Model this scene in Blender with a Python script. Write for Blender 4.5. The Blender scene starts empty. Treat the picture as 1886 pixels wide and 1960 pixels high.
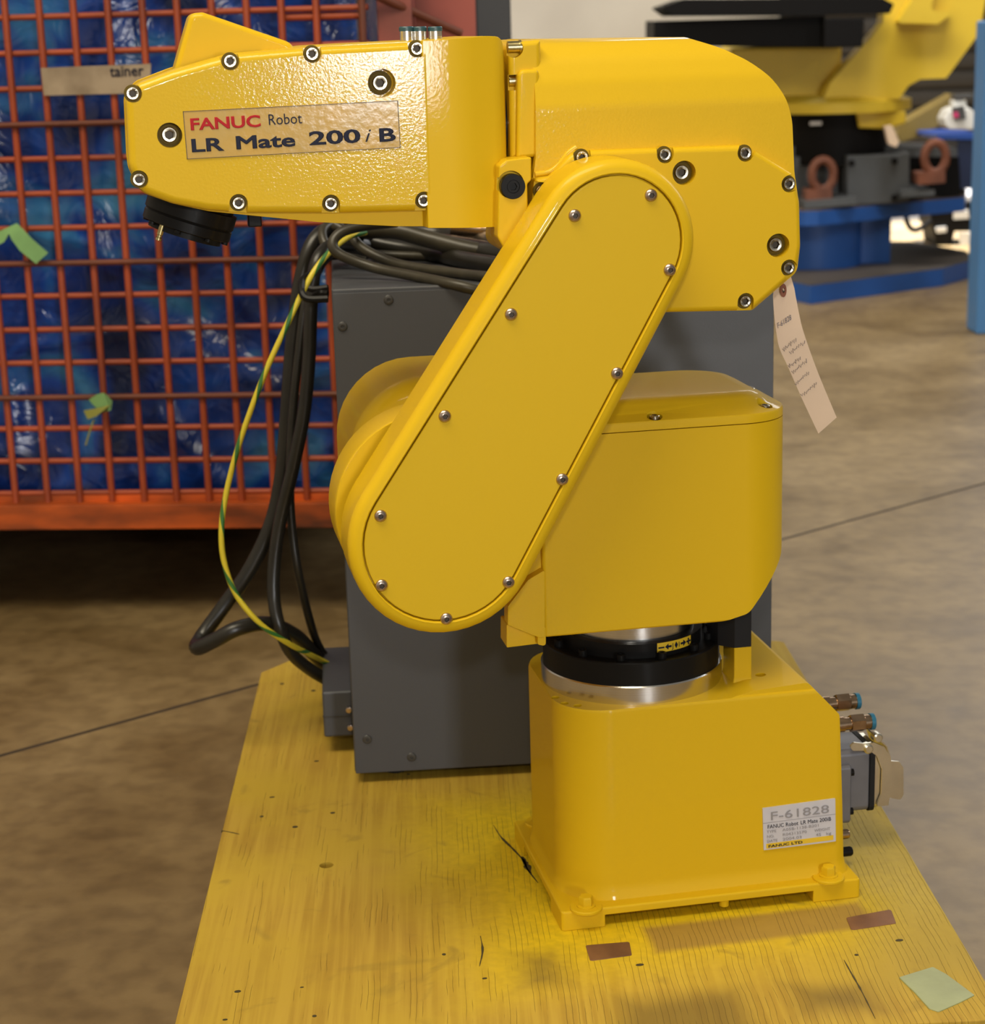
import bpy, bmesh, math, random
from math import sin, cos, pi, radians, atan, atan2, sqrt, hypot
from mathutils import Vector, Matrix, noise

S = bpy.context.scene
COL = S.collection
random.seed(4)

# ------------------------------------------------------------------ camera
F_PX, CXP, CYP = 3670.0, 943.0, 980.0
PITCH = atan(930.0 / F_PX); YAW = radians(10.6); ROLL = atan(0.029)
FW = Vector((sin(YAW) * cos(PITCH), cos(YAW) * cos(PITCH), -sin(PITCH)))
_rt = Vector((cos(YAW), -sin(YAW), 0)); _up = _rt.cross(FW)
RT = _rt * cos(ROLL) - _up * sin(ROLL)
UP = _rt * sin(ROLL) + _up * cos(ROLL)
CAM = Vector((-0.36044, -1.46126, 0.70859))
HR = Vector((cos(YAW), -sin(YAW), 0)); HF = Vector((sin(YAW), cos(YAW), 0))   # level right / forward of the view
cd = bpy.data.cameras.new('camera'); cam = bpy.data.objects.new('camera', cd); COL.objects.link(cam)
cam.matrix_world = Matrix(((RT.x, UP.x, -FW.x, CAM.x), (RT.y, UP.y, -FW.y, CAM.y), (RT.z, UP.z, -FW.z, CAM.z), (0, 0, 0, 1)))
cd.sensor_fit = 'HORIZONTAL'; cd.sensor_width = 36; cd.lens = 36 * F_PX / 1886
cd.clip_start = 0.05; cd.clip_end = 100
cd.dof.use_dof = True; cd.dof.focus_distance = 1.42; cd.dof.aperture_fstop = 13
S.camera = cam

# ------------------------------------------------------------------ light
w = bpy.data.worlds.new('world'); S.world = w; w.use_nodes = True
w.node_tree.nodes['Background'].inputs[0].default_value = (1.0, 0.93, 0.82, 1)
w.node_tree.nodes['Background'].inputs[1].default_value = 0.17

def area(name, loc, target, sx, sy, power, col):
    l = bpy.data.lights.new(name, 'AREA'); l.shape = 'RECTANGLE'; l.size = sx; l.size_y = sy
    l.energy = power; l.color = col
    o = bpy.data.objects.new(name, l); COL.objects.link(o); o.location = loc
    o.rotation_euler = (Vector(target) - Vector(loc)).to_track_quat('-Z', 'Y').to_euler()
    return o
area('camera_flash', CAM + UP * 0.125 - FW * 0.02, CAM + UP * 0.05 + FW * 1.6, 0.055, 0.04, 4.4, (1, 0.95, 0.86))
area('forearm_glare_light', (0.68, -6.2, 0.93), (0.0, 0, 0.7), 0.42, 0.95, 95, (0.95, 0.97, 1.0))  # area light added behind the camera to give the forearm its glare
area('side_window_daylight', (3.6, 1.2, 2.4), (0.1, 0, 0.4), 1.4, 1.6, 45, (0.95, 0.97, 1.0))
area('ceiling_lamp_light', (-1.0, -0.85, 3.3), (-0.3, 0.3, 0), 2.6, 1.2, 108, (1, 0.88, 0.66))
area('rear_fill_light', (1.0, 3.2, 3.5), (1.6, 6.5, 0.2), 3.0, 1.0, 175, (1, 0.95, 0.86))  # added fill, no lamp known there; brightens far wall and distant robot
area('floor_sheen_light', (3.1, 6.3, 2.6), (1.2, 1.0, 0.2), 2.6, 1.2, 90, (0.95, 0.97, 1.0))  # light added out of view for the floor sheen and rim highlights
_l = bpy.data.lights.new('sun_patch_by_door', 'SPOT'); _l.energy = 5200; _l.spot_size = radians(17); _l.spot_blend = 0.25; _l.shadow_soft_size = 0.03
_o = bpy.data.objects.new('sun_patch_by_door', _l); COL.objects.link(_o); _o.location = (3.2, 5.2, 3.9)
SUN_PATCH = _o
S.view_settings.view_transform = 'Standard'; S.view_settings.look = 'None'
S.view_settings.exposure = 0.0; S.view_settings.gamma = 1.0; S.view_settings.use_curve_mapping = False

# ------------------------------------------------------------------ rays: picture pixel -> point of the place
def ray(x, y): return RT * ((x - CXP) / F_PX) - UP * ((y - CYP) / F_PX) + FW
def onY(x, y, Y): d = ray(x, y); return CAM + d * ((Y - CAM.y) / d.y)
def onZ(x, y, Z): d = ray(x, y); return CAM + d * ((Z - CAM.z) / d.z)
def onG(x, y, G): d = ray(x, y); return CAM + d * (G / d.dot(HF))      # vertical plane G metres ahead
def U(pts, Y): return [(p.x, p.z) for p in (onY(a, b, Y) for a, b in pts)]

_t = onZ(1775, 452, -0.13); SUN_PATCH.rotation_euler = (_t - SUN_PATCH.location).to_track_quat('-Z', 'Y').to_euler()
# ------------------------------------------------------------------ materials
def mat(name, col, rough=0.5, metal=0.0, coat=0.0, coat_rough=0.05, var=0.0, vscale=8.0, col2=None,
        bump=0.0, bscale=200.0, spec=0.5, emit=None, estr=0.0, stretch=None, alpha=None):
    m = bpy.data.materials.new(name); m.use_nodes = True
    nt = m.node_tree; b = nt.nodes['Principled BSDF']; N = nt.nodes.new; L = nt.links.new
    b.inputs['Base Color'].default_value = (*col, 1)
    b.inputs['Roughness'].default_value = rough; b.inputs['Metallic'].default_value = metal
    b.inputs['Coat Weight'].default_value = coat; b.inputs['Coat Roughness'].default_value = coat_rough
    b.inputs['Specular IOR Level'].default_value = spec
    tc = N('ShaderNodeTexCoord'); src = tc.outputs['Object']
    if stretch:
        mp = N('ShaderNodeMapping'); mp.inputs['Scale'].default_value = stretch
        L(src, mp.inputs['Vector']); src = mp.outputs['Vector']
    if col2 is None and var > 0: col2 = tuple(c * (1 - var) for c in col)
    if col2:
        n = N('ShaderNodeTexNoise'); n.inputs['Scale'].default_value = vscale; n.inputs['Detail'].default_value = 6
        L(src, n.inputs['Vector'])
        r = N('ShaderNodeValToRGB'); r.color_ramp.elements[0].position = 0.35; r.color_ramp.elements[1].position = 0.68
        r.color_ramp.elements[0].color = (*col, 1); r.color_ramp.elements[1].color = (*col2, 1)
        L(n.outputs['Fac'], r.inputs['Fac']); L(r.outputs['Color'], b.inputs['Base Color'])
    if bump > 0:
        n2 = N('ShaderNodeTexNoise'); n2.inputs['Scale'].default_value = bscale; n2.inputs['Detail'].default_value = 3
        L(src, n2.inputs['Vector'])
        bp = N('ShaderNodeBump'); bp.inputs['Strength'].default_value = bump; bp.inputs['Distance'].default_value = 0.001
        L(n2.outputs['Fac'], bp.inputs['Height']); L(bp.outputs['Normal'], b.inputs['Normal'])
        L(bp.outputs['Normal'], b.inputs['Coat Normal'])
    if emit:
        b.inputs['Emission Color'].default_value = (*emit, 1); b.inputs['Emission Strength'].default_value = estr
    return m

YEL = (0.67, 0.425, 0.008)
M = {}
M['paint'] = mat('yellow_paint', YEL, 0.5, coat=0.20, coat_rough=0.05, bump=0.03, bscale=420, spec=0.15)
M['paint_rough'] = mat('yellow_orange_peel_paint', YEL, 0.5, coat=0.5, coat_rough=0.06, bump=0.10, bscale=480, spec=0.15)
M['paint_satin'] = mat('yellow_satin_paint', (0.62, 0.40, 0.008), 0.6, coat=0.06, coat_rough=0.2, bump=0.03, bscale=500, spec=0.2)
M['steel'] = mat('machined_steel', (0.72, 0.70, 0.66), 0.22, 1.0, stretch=(3, 3, 300), bump=0.05, bscale=3)
M['screw'] = mat('bright_screw_steel', (0.60, 0.54, 0.42), 0.22, 1.0, var=0.5, vscale=300)
M['screw_warm'] = mat('stainless_screw', (0.62, 0.50, 0.42), 0.28, 1.0, var=0.25, vscale=200)
M['socket'] = mat('dark_socket', (0.05, 0.035, 0.02), 0.5, 0.4)
M['recess_shade'] = mat('olive_recess_shade', (0.12, 0.080, 0.008), 0.5, spec=0.1)  # dark olive paints the shade around screw heads into their washer discs
M['black'] = mat('black_oxide', (0.008, 0.0075, 0.007), 0.42, 0.0, coat=0.08, coat_rough=0.1, spec=0.10)
M['blackmatte'] = mat('black_rubber', (0.010, 0.010, 0.011), 0.6, spec=0.25)
M['cable'] = mat('black_cable_sheath', (0.016, 0.014, 0.010), 0.34, var=0.3, vscale=40)
M['cable_grey'] = mat('dusty_dark_cable', (0.045, 0.038, 0.022), 0.4, var=0.35, vscale=60)
M['grey'] = mat('dark_grey_powder_coat', (0.060, 0.062, 0.069), 0.46, var=0.12, vscale=3, bump=0.08, bscale=900)
M['greydark'] = mat('grey_screw_paint', (0.040, 0.038, 0.034), 0.4)
M['label'] = mat('amber_film_label', (0.54, 0.32, 0.045), 0.45, coat=0.35, coat_rough=0.12, var=0.25, vscale=40, col2=(0.48, 0.31, 0.07), spec=0.2, bump=0.1, bscale=160)
M['red'] = mat('red_print', (0.42, 0.010, 0.015), 0.5, spec=0.15)
M['ink'] = mat('navy_black_print', (0.010, 0.012, 0.030), 0.5, spec=0.15)
M['inkfaint'] = mat('grey_stamped_print', (0.26, 0.25, 0.27), 0.5)
M['plate'] = mat('rating_plate_silver', (0.56, 0.55, 0.60), 0.42, var=0.05, vscale=60)
M['yprint'] = mat('yellow_print', (0.72, 0.48, 0.02), 0.5)
M['brass'] = mat('nickel_brass', (0.55, 0.38, 0.24), 0.24, 1.0, var=0.3, vscale=90)
M['zinc'] = mat('yellow_zinc_bolt', (0.60, 0.50, 0.24), 0.28, 1.0, var=0.3, vscale=160)
M['zincplate'] = mat('bright_zinc_sheet', (0.85, 0.80, 0.66), 0.28, 1.0, var=0.15, vscale=40)
M['teal'] = mat('blue_release_ring', (0.015, 0.14, 0.24), 0.4)
M['tealdark'] = mat('teal_release_ring', (0.02, 0.07, 0.09), 0.4)
M['conn'] = mat('grey_cast_connector', (0.16, 0.16, 0.18), 0.45, 0.3, var=0.1, vscale=50)
M['orange'] = mat('rusty_orange_wire', (0.42, 0.070, 0.018), 0.5, col2=(0.22, 0.040, 0.012), vscale=9, bump=0.1, bscale=80)
M['brownwire'] = mat('rust_brown_wire', (0.17, 0.040, 0.015), 0.55, col2=(0.09, 0.025, 0.010), vscale=9)
M['orange_rail'] = mat('chipped_orange_rail', (0.74, 0.125, 0.012), 0.5, col2=(0.09, 0.022, 0.006), vscale=11, stretch=(0.5, 0.5, 1.6))
M['faded_red'] = mat('faded_red_sheet', (0.36, 0.085, 0.062), 0.6, col2=(0.19, 0.05, 0.035), vscale=10)
M['green'] = mat('pale_green_ribbon', (0.26, 0.50, 0.18), 0.5, var=0.2, vscale=20)
M['olive'] = mat('olive_ribbon', (0.30, 0.30, 0.06), 0.5)
M['tagpaper'] = mat('manila_paper', (0.80, 0.62, 0.46), 0.7, var=0.05, vscale=20)
M['eyelet'] = mat('brown_fibre_eyelet', (0.24, 0.075, 0.035), 0.6)
M['pencil'] = mat('grey_pen_ink', (0.16, 0.15, 0.19), 0.6)
M['sticker'] = mat('worn_paper_sticker', (0.40, 0.31, 0.21), 0.5, col2=(0.22, 0.16, 0.10), vscale=22)
M['tape'] = mat('grey_green_tape', (0.33, 0.36, 0.17), 0.42, var=0.25, vscale=25, bump=0.3, bscale=60)
M['fbYel'] = mat('far_yellow_paint', (0.76, 0.53, 0.030), 0.5, var=0.12, vscale=3)
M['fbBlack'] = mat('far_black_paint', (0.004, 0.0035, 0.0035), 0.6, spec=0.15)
M['fbGrey'] = mat('far_grey_casting', (0.075, 0.08, 0.085), 0.5, var=0.2, vscale=6)
M['fbBlue'] = mat('far_blue_paint', (0.012, 0.085, 0.34), 0.45, var=0.25, vscale=5)
M['fbTop'] = mat('brown_dusty_top', (0.11, 0.075, 0.055), 0.6, var=0.3, vscale=5)
M['fbDarkTop'] = mat('dark_dusty_plate', (0.060, 0.048, 0.038), 0.6, var=0.3, vscale=5)
M['fbRust'] = mat('rusty_lug', (0.20, 0.065, 0.032), 0.6, var=0.4, vscale=15)
M['postBlue'] = mat('light_blue_post_paint', (0.07, 0.23, 0.52), 0.45, var=0.1, vscale=4)
M['white'] = mat('white_plastic', (0.80, 0.80, 0.78), 0.4)
M['dkdoor'] = mat('dark_brown_shutter', (0.030, 0.025, 0.020), 0.6, var=0.3, vscale=5)
M['beam'] = mat('faded_yellow_beam', (0.30, 0.21, 0.05), 0.6, var=0.3, vscale=6)
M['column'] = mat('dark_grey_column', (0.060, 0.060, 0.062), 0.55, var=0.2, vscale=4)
M['pink'] = mat('pink_print', (0.62, 0.03, 0.16), 0.5)
M['daylight'] = mat('bright_daylight', (1, 1, 1), 0.8, emit=(1, 0.97, 0.95), estr=2.2)
M['wallm'] = mat('cream_block_wall', (0.58, 0.54, 0.47), 0.8, col2=(0.50, 0.46, 0.40), vscale=2.2)
M['skid'] = mat('raw_timber', (0.32, 0.20, 0.09), 0.7, var=0.3, vscale=10)
M['bare'] = mat('bare_wood_patch', (0.13, 0.055, 0.028), 0.5, col2=(0.24, 0.11, 0.045), vscale=28, stretch=(1, 0.6, 1), bump=0.3, bscale=120)

def wrap_material():
    m = bpy.data.materials.new('blue_plastic_film'); m.use_nodes = True
    nt = m.node_tree; b = nt.nodes['Principled BSDF']; N = nt.nodes.new; L = nt.links.new
    tc = N('ShaderNodeTexCoord')
    n = N('ShaderNodeTexNoise'); n.inputs['Scale'].default_value = 5.5; n.inputs['Detail'].default_value = 3; n.inputs['Distortion'].default_value = 0.9
    L(tc.outputs['Object'], n.inputs['Vector'])
    r = N('ShaderNodeValToRGB'); cr = r.color_ramp
    cr.elements[0].position = 0.32; cr.elements[0].color = (0.004, 0.013, 0.060, 1)
    cr.elements[1].position = 0.74; cr.elements[1].color = (0.06, 0.24, 0.42, 1)
    for p, c in ((0.44, (0.005, 0.026, 0.16)), (0.52, (0.008, 0.05, 0.28)), (0.61, (0.024, 0.13, 0.34))):
        e = cr.elements.new(p); e.color = (*c, 1)
    L(n.outputs['Fac'], r.inputs['Fac']); L(r.outputs['Color'], b.inputs['Base Color'])
    b.inputs['Roughness'].default_value = 0.22; b.inputs['Specular IOR Level'].default_value = 0.55
    n2 = N('ShaderNodeTexNoise'); n2.inputs['Scale'].default_value = 13; n2.inputs['Detail'].default_value = 3; n2.inputs['Distortion'].default_value = 1.8
    L(tc.outputs['Object'], n2.inputs['Vector'])
    bp = N('ShaderNodeBump'); bp.inputs['Strength'].default_value = 0.6; bp.inputs['Distance'].default_value = 0.012
    L(n2.outputs['Fac'], bp.inputs['Height']); L(bp.outputs['Normal'], b.inputs['Normal'])
    return m
M['wrap'] = wrap_material()

def ground_wire_material():
    m = bpy.data.materials.new('green_yellow_earth_wire'); m.use_nodes = True
    nt = m.node_tree; b = nt.nodes['Principled BSDF']; N = nt.nodes.new; L = nt.links.new
    uv = N('ShaderNodeUVMap'); sx = N('ShaderNodeSeparateXYZ'); L(uv.outputs['UV'], sx.inputs[0])
    a = N('ShaderNodeMath'); a.operation = 'MULTIPLY_ADD'; a.inputs[1].default_value = 15.0; L(sx.outputs['Y'], a.inputs[0]); L(sx.outputs['X'], a.inputs[2])
    f = N('ShaderNodeMath'); f.operation = 'FRACT'; L(a.outputs[0], f.inputs[0])
    g = N('ShaderNodeMath'); g.operation = 'GREATER_THAN'; g.inputs[1].default_value = 0.74; L(f.outputs[0], g.inputs[0])
    mx = N('ShaderNodeMix'); mx.data_type = 'RGBA'; mx.inputs[6].default_value = (0.62, 0.50, 0.03, 1); mx.inputs[7].default_value = (0.035, 0.15, 0.03, 1)
    L(g.outputs[0], mx.inputs[0]); L(mx.outputs[2], b.inputs['Base Color']); b.inputs['Roughness'].default_value = 0.4
    return m
M['earth'] = ground_wire_material()

def floor_material():
    m = bpy.data.materials.new('polished_concrete'); m.use_nodes = True
    nt = m.node_tree; b = nt.nodes['Principled BSDF']; N = nt.nodes.new; L = nt.links.new
    g = N('ShaderNodeNewGeometry')
    def nz(scale, det, dist=0.0):
        n = N('ShaderNodeTexNoise'); n.inputs['Scale'].default_value = scale; n.inputs['Detail'].default_value = det; n.inputs['Distortion'].default_value = dist
        L(g.outputs['Position'], n.inputs['Vector']); return n
    n1 = nz(4.0, 6, 0.6); n2 = nz(30, 5)
    r = N('ShaderNodeValToRGB'); r.color_ramp.elements[0].position = 0.3; r.color_ramp.elements[0].color = (0.165, 0.107, 0.042, 1)
    r.color_ramp.elements[1].position = 0.72; r.color_ramp.elements[1].color = (0.315, 0.222, 0.102, 1)
    L(n1.outputs['Fac'], r.inputs['Fac'])
    mx = N('ShaderNodeMix'); mx.data_type = 'RGBA'; mx.blend_type = 'MULTIPLY'; mx.inputs[0].default_value = 0.55
    r2 = N('ShaderNodeValToRGB'); r2.color_ramp.elements[0].position = 0.35; r2.color_ramp.elements[0].color = (0.55, 0.52, 0.5, 1); r2.color_ramp.elements[1].position = 0.6; r2.color_ramp.elements[1].color = (1, 1, 1, 1)
    L(n2.outputs['Fac'], r2.inputs['Fac']); L(r.outputs['Color'], mx.inputs[6]); L(r2.outputs['Color'], mx.inputs[7])
    L(mx.outputs[2], b.inputs['Base Color'])
    rr = N('ShaderNodeMapRange'); rr.inputs['To Min'].default_value = 0.30; rr.inputs['To Max'].default_value = 0.50
    L(n1.outputs['Fac'], rr.inputs['Value']); L(rr.outputs['Result'], b.inputs['Roughness'])
    bp = N('ShaderNodeBump'); bp.inputs['Strength'].default_value = 0.12; bp.inputs['Distance'].default_value = 0.004
    L(n2.outputs['Fac'], bp.inputs['Height']); L(bp.outputs['Normal'], b.inputs['Normal'])
    return m
M['floor'] = floor_material()
M['joint'] = mat('dark_joint_filler', (0.045, 0.028, 0.016), 0.8, var=0.3, vscale=30)

def board_material():
    """painted plywood: tan board, yellow overspray round the robot base, bare masked strips, cracks along the grain"""
    m = bpy.data.materials.new('painted_plywood'); m.use_nodes = True
    nt = m.node_tree; b = nt.nodes['Principled BSDF']; N = nt.nodes.new; L = nt.links.new
    tc = N('ShaderNodeTexCoord'); OBJ = tc.outputs['Object']      # u across, v along the grain
    def math(op, a, bb=None, c=None):
        n = N('ShaderNodeMath'); n.operation = op
        for i, v in enumerate((a, bb, c)):
            if v is None: continue
            if isinstance(v, (int, float)): n.inputs[i].default_value = v
            else: L(v, n.inputs[i])
        return n.outputs[0]
    def nz(vec, scale, det=4, dist=0.0):
        n = N('ShaderNodeTexNoise'); n.inputs['Scale'].default_value = scale; n.inputs['Detail'].default_value = det; n.inputs['Distortion'].default_value = dist
        L(vec, n.inputs['Vector']); return n
    def mapping(vec, sc=(1, 1, 1), loc=(0, 0, 0)):
        mp = N('ShaderNodeMapping'); mp.inputs['Scale'].default_value = sc; mp.inputs['Location'].default_value = loc
        L(vec, mp.inputs['Vector']); return mp.outputs['Vector']
    def rng(v, a, bb, c=0.0, d=1.0):
        n = N('ShaderNodeMapRange'); n.interpolation_type = 'SMOOTHSTEP'
        for i, x in enumerate((a, bb, c, d)): n.inputs[i + 1].default_value = x
        L(v, n.inputs[0]); return n.outputs[0]
    def mix(f, a, c, blend='MIX'):
        n = N('ShaderNodeMix'); n.data_type = 'RGBA'; n.blend_type = blend
        if isinstance(f, float): n.inputs[0].default_value = f
        else: L(f, n.inputs[0])
        for i, v in ((6, a), (7, c)):
            if isinstance(v, tuple): n.inputs[i].default_value = (*v, 1)
            else: L(v, n.inputs[i])
        return n.outputs[2]
    big = nz(OBJ, 7, 5)
    wob = N('ShaderNodeVectorMath'); wob.operation = 'MULTIPLY_ADD'; wob.inputs[1].default_value = (0.05, 0.05, 0)
    L(big.outputs['Color'], wob.inputs[0]); 
    sub = N('ShaderNodeVectorMath'); sub.operation = 'ADD'; sub.inputs[1].default_value = (-0.025, -0.025, 0); L(OBJ, sub.inputs[0]); L(sub.outputs[0], wob.inputs[2])
    WP = wob.outputs[0]
    def box(vec, cu, cv, hu, hv, ang, soft):
        mp = N('ShaderNodeMapping'); mp.vector_type = 'TEXTURE'; mp.inputs['Location'].default_value = (cu, cv, 0); mp.inputs['Rotation'].default_value = (0, 0, ang)
        L(vec, mp.inputs['Vector']); s = N('ShaderNodeSeparateXYZ'); L(mp.outputs['Vector'], s.inputs[0])
        dx = math('SUBTRACT', math('ABSOLUTE', s.outputs[0]), hu); dy = math('SUBTRACT', math('ABSOLUTE', s.outputs[1]), hv)
        d = math('MAXIMUM', dx, dy)
        return rng(d, -soft, soft, 1.0, 0.0)
    board_material.box = None
    grain = nz(mapping(OBJ, (150, 4, 1)), 1.0, 3, 0.3)
    fine = nz(OBJ, 120, 4)
    tan = mix(rng(grain.outputs['Fac'], 0.35, 0.65), (0.39, 0.235, 0.030), (0.50, 0.325, 0.044))
    tan = mix(rng(big.outputs['Fac'], 0.35, 0.7), tan, (0.50, 0.335, 0.034))
    A = radians(8.9)
    near = box(WP, 0.085, 0.04, 0.20, 0.165, A, 0.085)
    spray = mix(rng(fine.outputs['Fac'], 0.3, 0.7), (0.66, 0.46, 0.008), (0.80, 0.56, 0.008))
    col = mix(near, tan, spray)
    edge = box(WP, 0.30, 0.10, 0.10, 0.30, 0.0, 0.05)            # thinner greenish-gold overspray towards the far edge
    col = mix(math('MULTIPLY', edge, 0.65), col, (0.36, 0.26, 0.045))
    WP2 = mapping(OBJ)
    strip = box(WP2, 0.117, -0.094, 0.092, 0.022, A, 0.006)       # where the foot rail stood during painting
    col = mix(math('MULTIPLY', strip, 0.85), col, (0.32, 0.19, 0.045))
    for cu, cv, hu, hv in ((0.035, -0.235, 0.045, 0.035), (0.15, -0.215, 0.028, 0.018), (-0.065, -0.145, 0.010, 0.022)):
        s2 = box(WP, cu, cv, hu, hv, 0.0, 0.02); col = mix(math('MULTIPLY', s2, 0.8), col, (0.19, 0.12, 0.025))
    sc = nz(OBJ, 18, 6, 1.0)
    col = mix(math('MULTIPLY', rng(sc.outputs['Fac'], 0.60, 0.74), 0.45), col, (0.24, 0.16, 0.03))
    # cracks: thin broken dark lines along v
    cw = nz(mapping(OBJ, (1.0, 4, 1)), 3.0, 4)
    su = N('ShaderNodeSeparateXYZ'); L(OBJ, su.inputs[0])
    ph = math('ADD', math('MULTIPLY', su.outputs[0], 215), math('MULTIPLY', cw.outputs['Fac'], 1.8))
    tri = math('ABSOLUTE', math('SUBTRACT', math('FRACT', ph), 0.5))
    ln = rng(tri, 0.0, 0.07, 1.0, 0.0)
    brk = nz(mapping(OBJ, (60, 14, 1)), 1.0, 3)
    reg = math('ADD', math('MULTIPLY', box(WP, 0.14, -0.06, 0.24, 0.30, A, 0.12), 0.14), -0.03)
    crack = math('MULTIPLY', ln, rng(math('ADD', brk.outputs['Fac'], reg), 0.52, 0.60))
    col = mix(math('MULTIPLY', crack, 0.68), col, (0.10, 0.062, 0.008))
    b.inputs['Specular IOR Level'].default_value = 0.28
    L(col, b.inputs['Base Color'])
    L(rng(near, 0, 1, 0.65, 0.50), b.inputs['Roughness'])
    h = math('SUBTRACT', math('MULTIPLY', grain.outputs['Fac'], 0.5), crack)
    bp = N('ShaderNodeBump'); bp.inputs['Strength'].default_value = 0.35; bp.inputs['Distance'].default_value = 0.002
    L(h, bp.inputs['Height']); L(bp.outputs['Normal'], b.inputs['Normal'])
    return m
M['board'] = board_material()

# ------------------------------------------------------------------ mesh helpers
class MB:
    def __init__(s): s.v = []; s.f = []; s.mi = []; s.uv = None
    def add(s, vs, fs, mi=0):
        o = len(s.v); s.v += [tuple(p) for p in vs]; s.f += [tuple(i + o for i in f) for f in fs]; s.mi += [mi] * len(fs); return s
    def box(s, c, h, ax=None, mi=0):
        ax = ax or (Vector((1, 0, 0)), Vector((0, 1, 0)), Vector((0, 0, 1))); c = Vector(c)
        vs = [c + ax[0] * h[0] * a + ax[1] * h[1] * b + ax[2] * h[2] * d for a in (-1, 1) for b in (-1, 1) for d in (-1, 1)]
        return s.add(vs, [(0, 1, 3, 2), (4, 6, 7, 5), (0, 4, 5, 1), (2, 3, 7, 6), (0, 2, 6, 4), (1, 5, 7, 3)], mi)
    def loft(s, rings, cap0=True, cap1=True, mi=0):
        n = len(rings[0]); vs = [p for r in rings for p in r]; fs = []
        for k in range(len(rings) - 1):
            for i in range(n):
                j = (i + 1) % n; fs.append((k * n + i, k * n + j, (k + 1) * n + j, (k + 1) * n + i))
        if cap0: fs.append(tuple(reversed(range(n))))
        if cap1: fs.append(tuple((len(rings) - 1) * n + i for i in range(n)))
        return s.add(vs, fs, mi)
    def lathe(s, prof, c=(0, 0, 0), axis=(0, 0, 1), seg=24, mi=0, cap0=True, cap1=True):
        a = Vector(axis).normalized(); q = Vector((0, 0, 1)).rotation_difference(a); c = Vector(c); rings = []
        for pr in prof:
            r, h = pr[0], pr[1]; ring = []
            for i in range(seg):
                t = 2 * pi * i / seg; rr = r
                if len(pr) > 2:                                    # hexagonal ring
                    u = (t % (pi / 3)) - pi / 6; rr = r * cos(pi / 6) / cos(u)
                ring.append(c + q @ Vector((rr * cos(t), rr * sin(t), h)))
            rings.append(ring)
        return s.loft(rings, cap0, cap1, mi)
    def tube(s, path, r, seg=10, mi=0, uv=False):
        P = [Vector(p) for p in path]; n = len(P); rings = []; ref = Vector((0.3, 0.2, 1)).normalized()
        tl = 0; ls = [0]
        for i in range(1, n): tl += (P[i] - P[i - 1]).length; ls.append(tl)
        nprev = None
        for i in range(n):
            t = (P[min(i + 1, n - 1)] - P[max(i - 1, 0)]).normalized()
            nprev = (ref - t * ref.dot(t)).normalized() if nprev is None else (nprev - t * nprev.dot(t)).normalized()
            b = t.cross(nprev); rr = r[i] if isinstance(r, (list, tuple)) else r
            rings.append([P[i] + (nprev * cos(2 * pi * k / seg) + b * sin(2 * pi * k / seg)) * rr for k in range(seg)])
        s.loft(rings, True, True, mi)
        if uv: s.uv = (rings, ls, seg)
        return s

def wm(o):
    m = Matrix.LocRotScale(o.location, o.rotation_euler, o.scale)
    return m if o.parent is None else wm(o.parent) @ o.matrix_parent_inverse @ m
def attach(o, p):
    o.parent = p; o.matrix_parent_inverse = wm(p).inverted()
def sharp(me, ang=30):
    me.shade_smooth(); me.set_sharp_from_angle(angle=radians(ang))
def raw(mb, name, mats):
    me = bpy.data.meshes.new(name); me.from_pydata(mb.v, [], mb.f)
    for m in (mats if isinstance(mats, (list, tuple)) else [mats]): me.materials.append(m)
    me.polygons.foreach_set('material_index', mb.mi)
    bm = bmesh.new(); bm.from_mesh(me); bmesh.ops.recalc_face_normals(bm, faces=bm.faces); bm.to_mesh(me); bm.free()
    return me
def bake(o):
    dg = bpy.context.evaluated_depsgraph_get(); me = bpy.data.meshes.new_from_object(o.evaluated_get(dg))
    old = o.data; o.modifiers.clear(); o.data = me; me.name = o.name; bpy.data.meshes.remove(old)
def build(mb, name, mats, parent=None, bevel=0, seg=3, cut=None, isect=None, ang=30, sub=0):
    me = raw(mb, name, mats); o = bpy.data.objects.new(name, me); COL.objects.link(o)
    tmp = []
    if isect is not None: tmp.append((isect, 'INTERSECT'))
    if cut is not None: tmp.append((cut, 'DIFFERENCE'))
    ts = []
    for t, op in tmp:
        to = bpy.data.objects.new('tmp', raw(t, 'tmp', mats)); COL.objects.link(to); ts.append(to)
        md = o.modifiers.new('b', 'BOOLEAN'); md.operation = op; md.object = to; md.solver = 'EXACT'; md.use_self = True
    if bevel:
        md = o.modifiers.new('v', 'BEVEL'); md.width = bevel; md.segments = seg; md.limit_method = 'ANGLE'; md.angle_limit = radians(32)
    if sub:
        md = o.modifiers.new('s', 'SUBSURF'); md.levels = sub; md.render_levels = sub
    if o.modifiers: bake(o)
    for to in ts:
        d = to.data; bpy.data.objects.remove(to); bpy.data.meshes.remove(d)
    sharp(o.data, ang)
    md = o.modifiers.new('wn', 'WEIGHTED_NORMAL'); md.keep_sharp = True; md.weight = 100
    if parent: attach(o, parent)
    return o
def thing(name, label, cat, loc=(0, 0, 0), group=None):
    o = bpy.data.objects.new(name, None); COL.objects.link(o); o.location = loc; o.empty_display_size = 0.05
    o['label'] = label; o['category'] = cat
    if group: o['group'] = group
    return o
def tag(o, label, cat, group=None):
    o['label'] = label; o['category'] = cat
    if group: o['group'] = group
    return o
def struct(o): o['kind'] = 'structure'; return o
def inst(me, name, parent, loc, rot=(0, 0, 0)):
    o = bpy.data.objects.new(name, me); COL.objects.link(o); o.location = loc; o.rotation_euler = rot; attach(o, parent); return o

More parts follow.
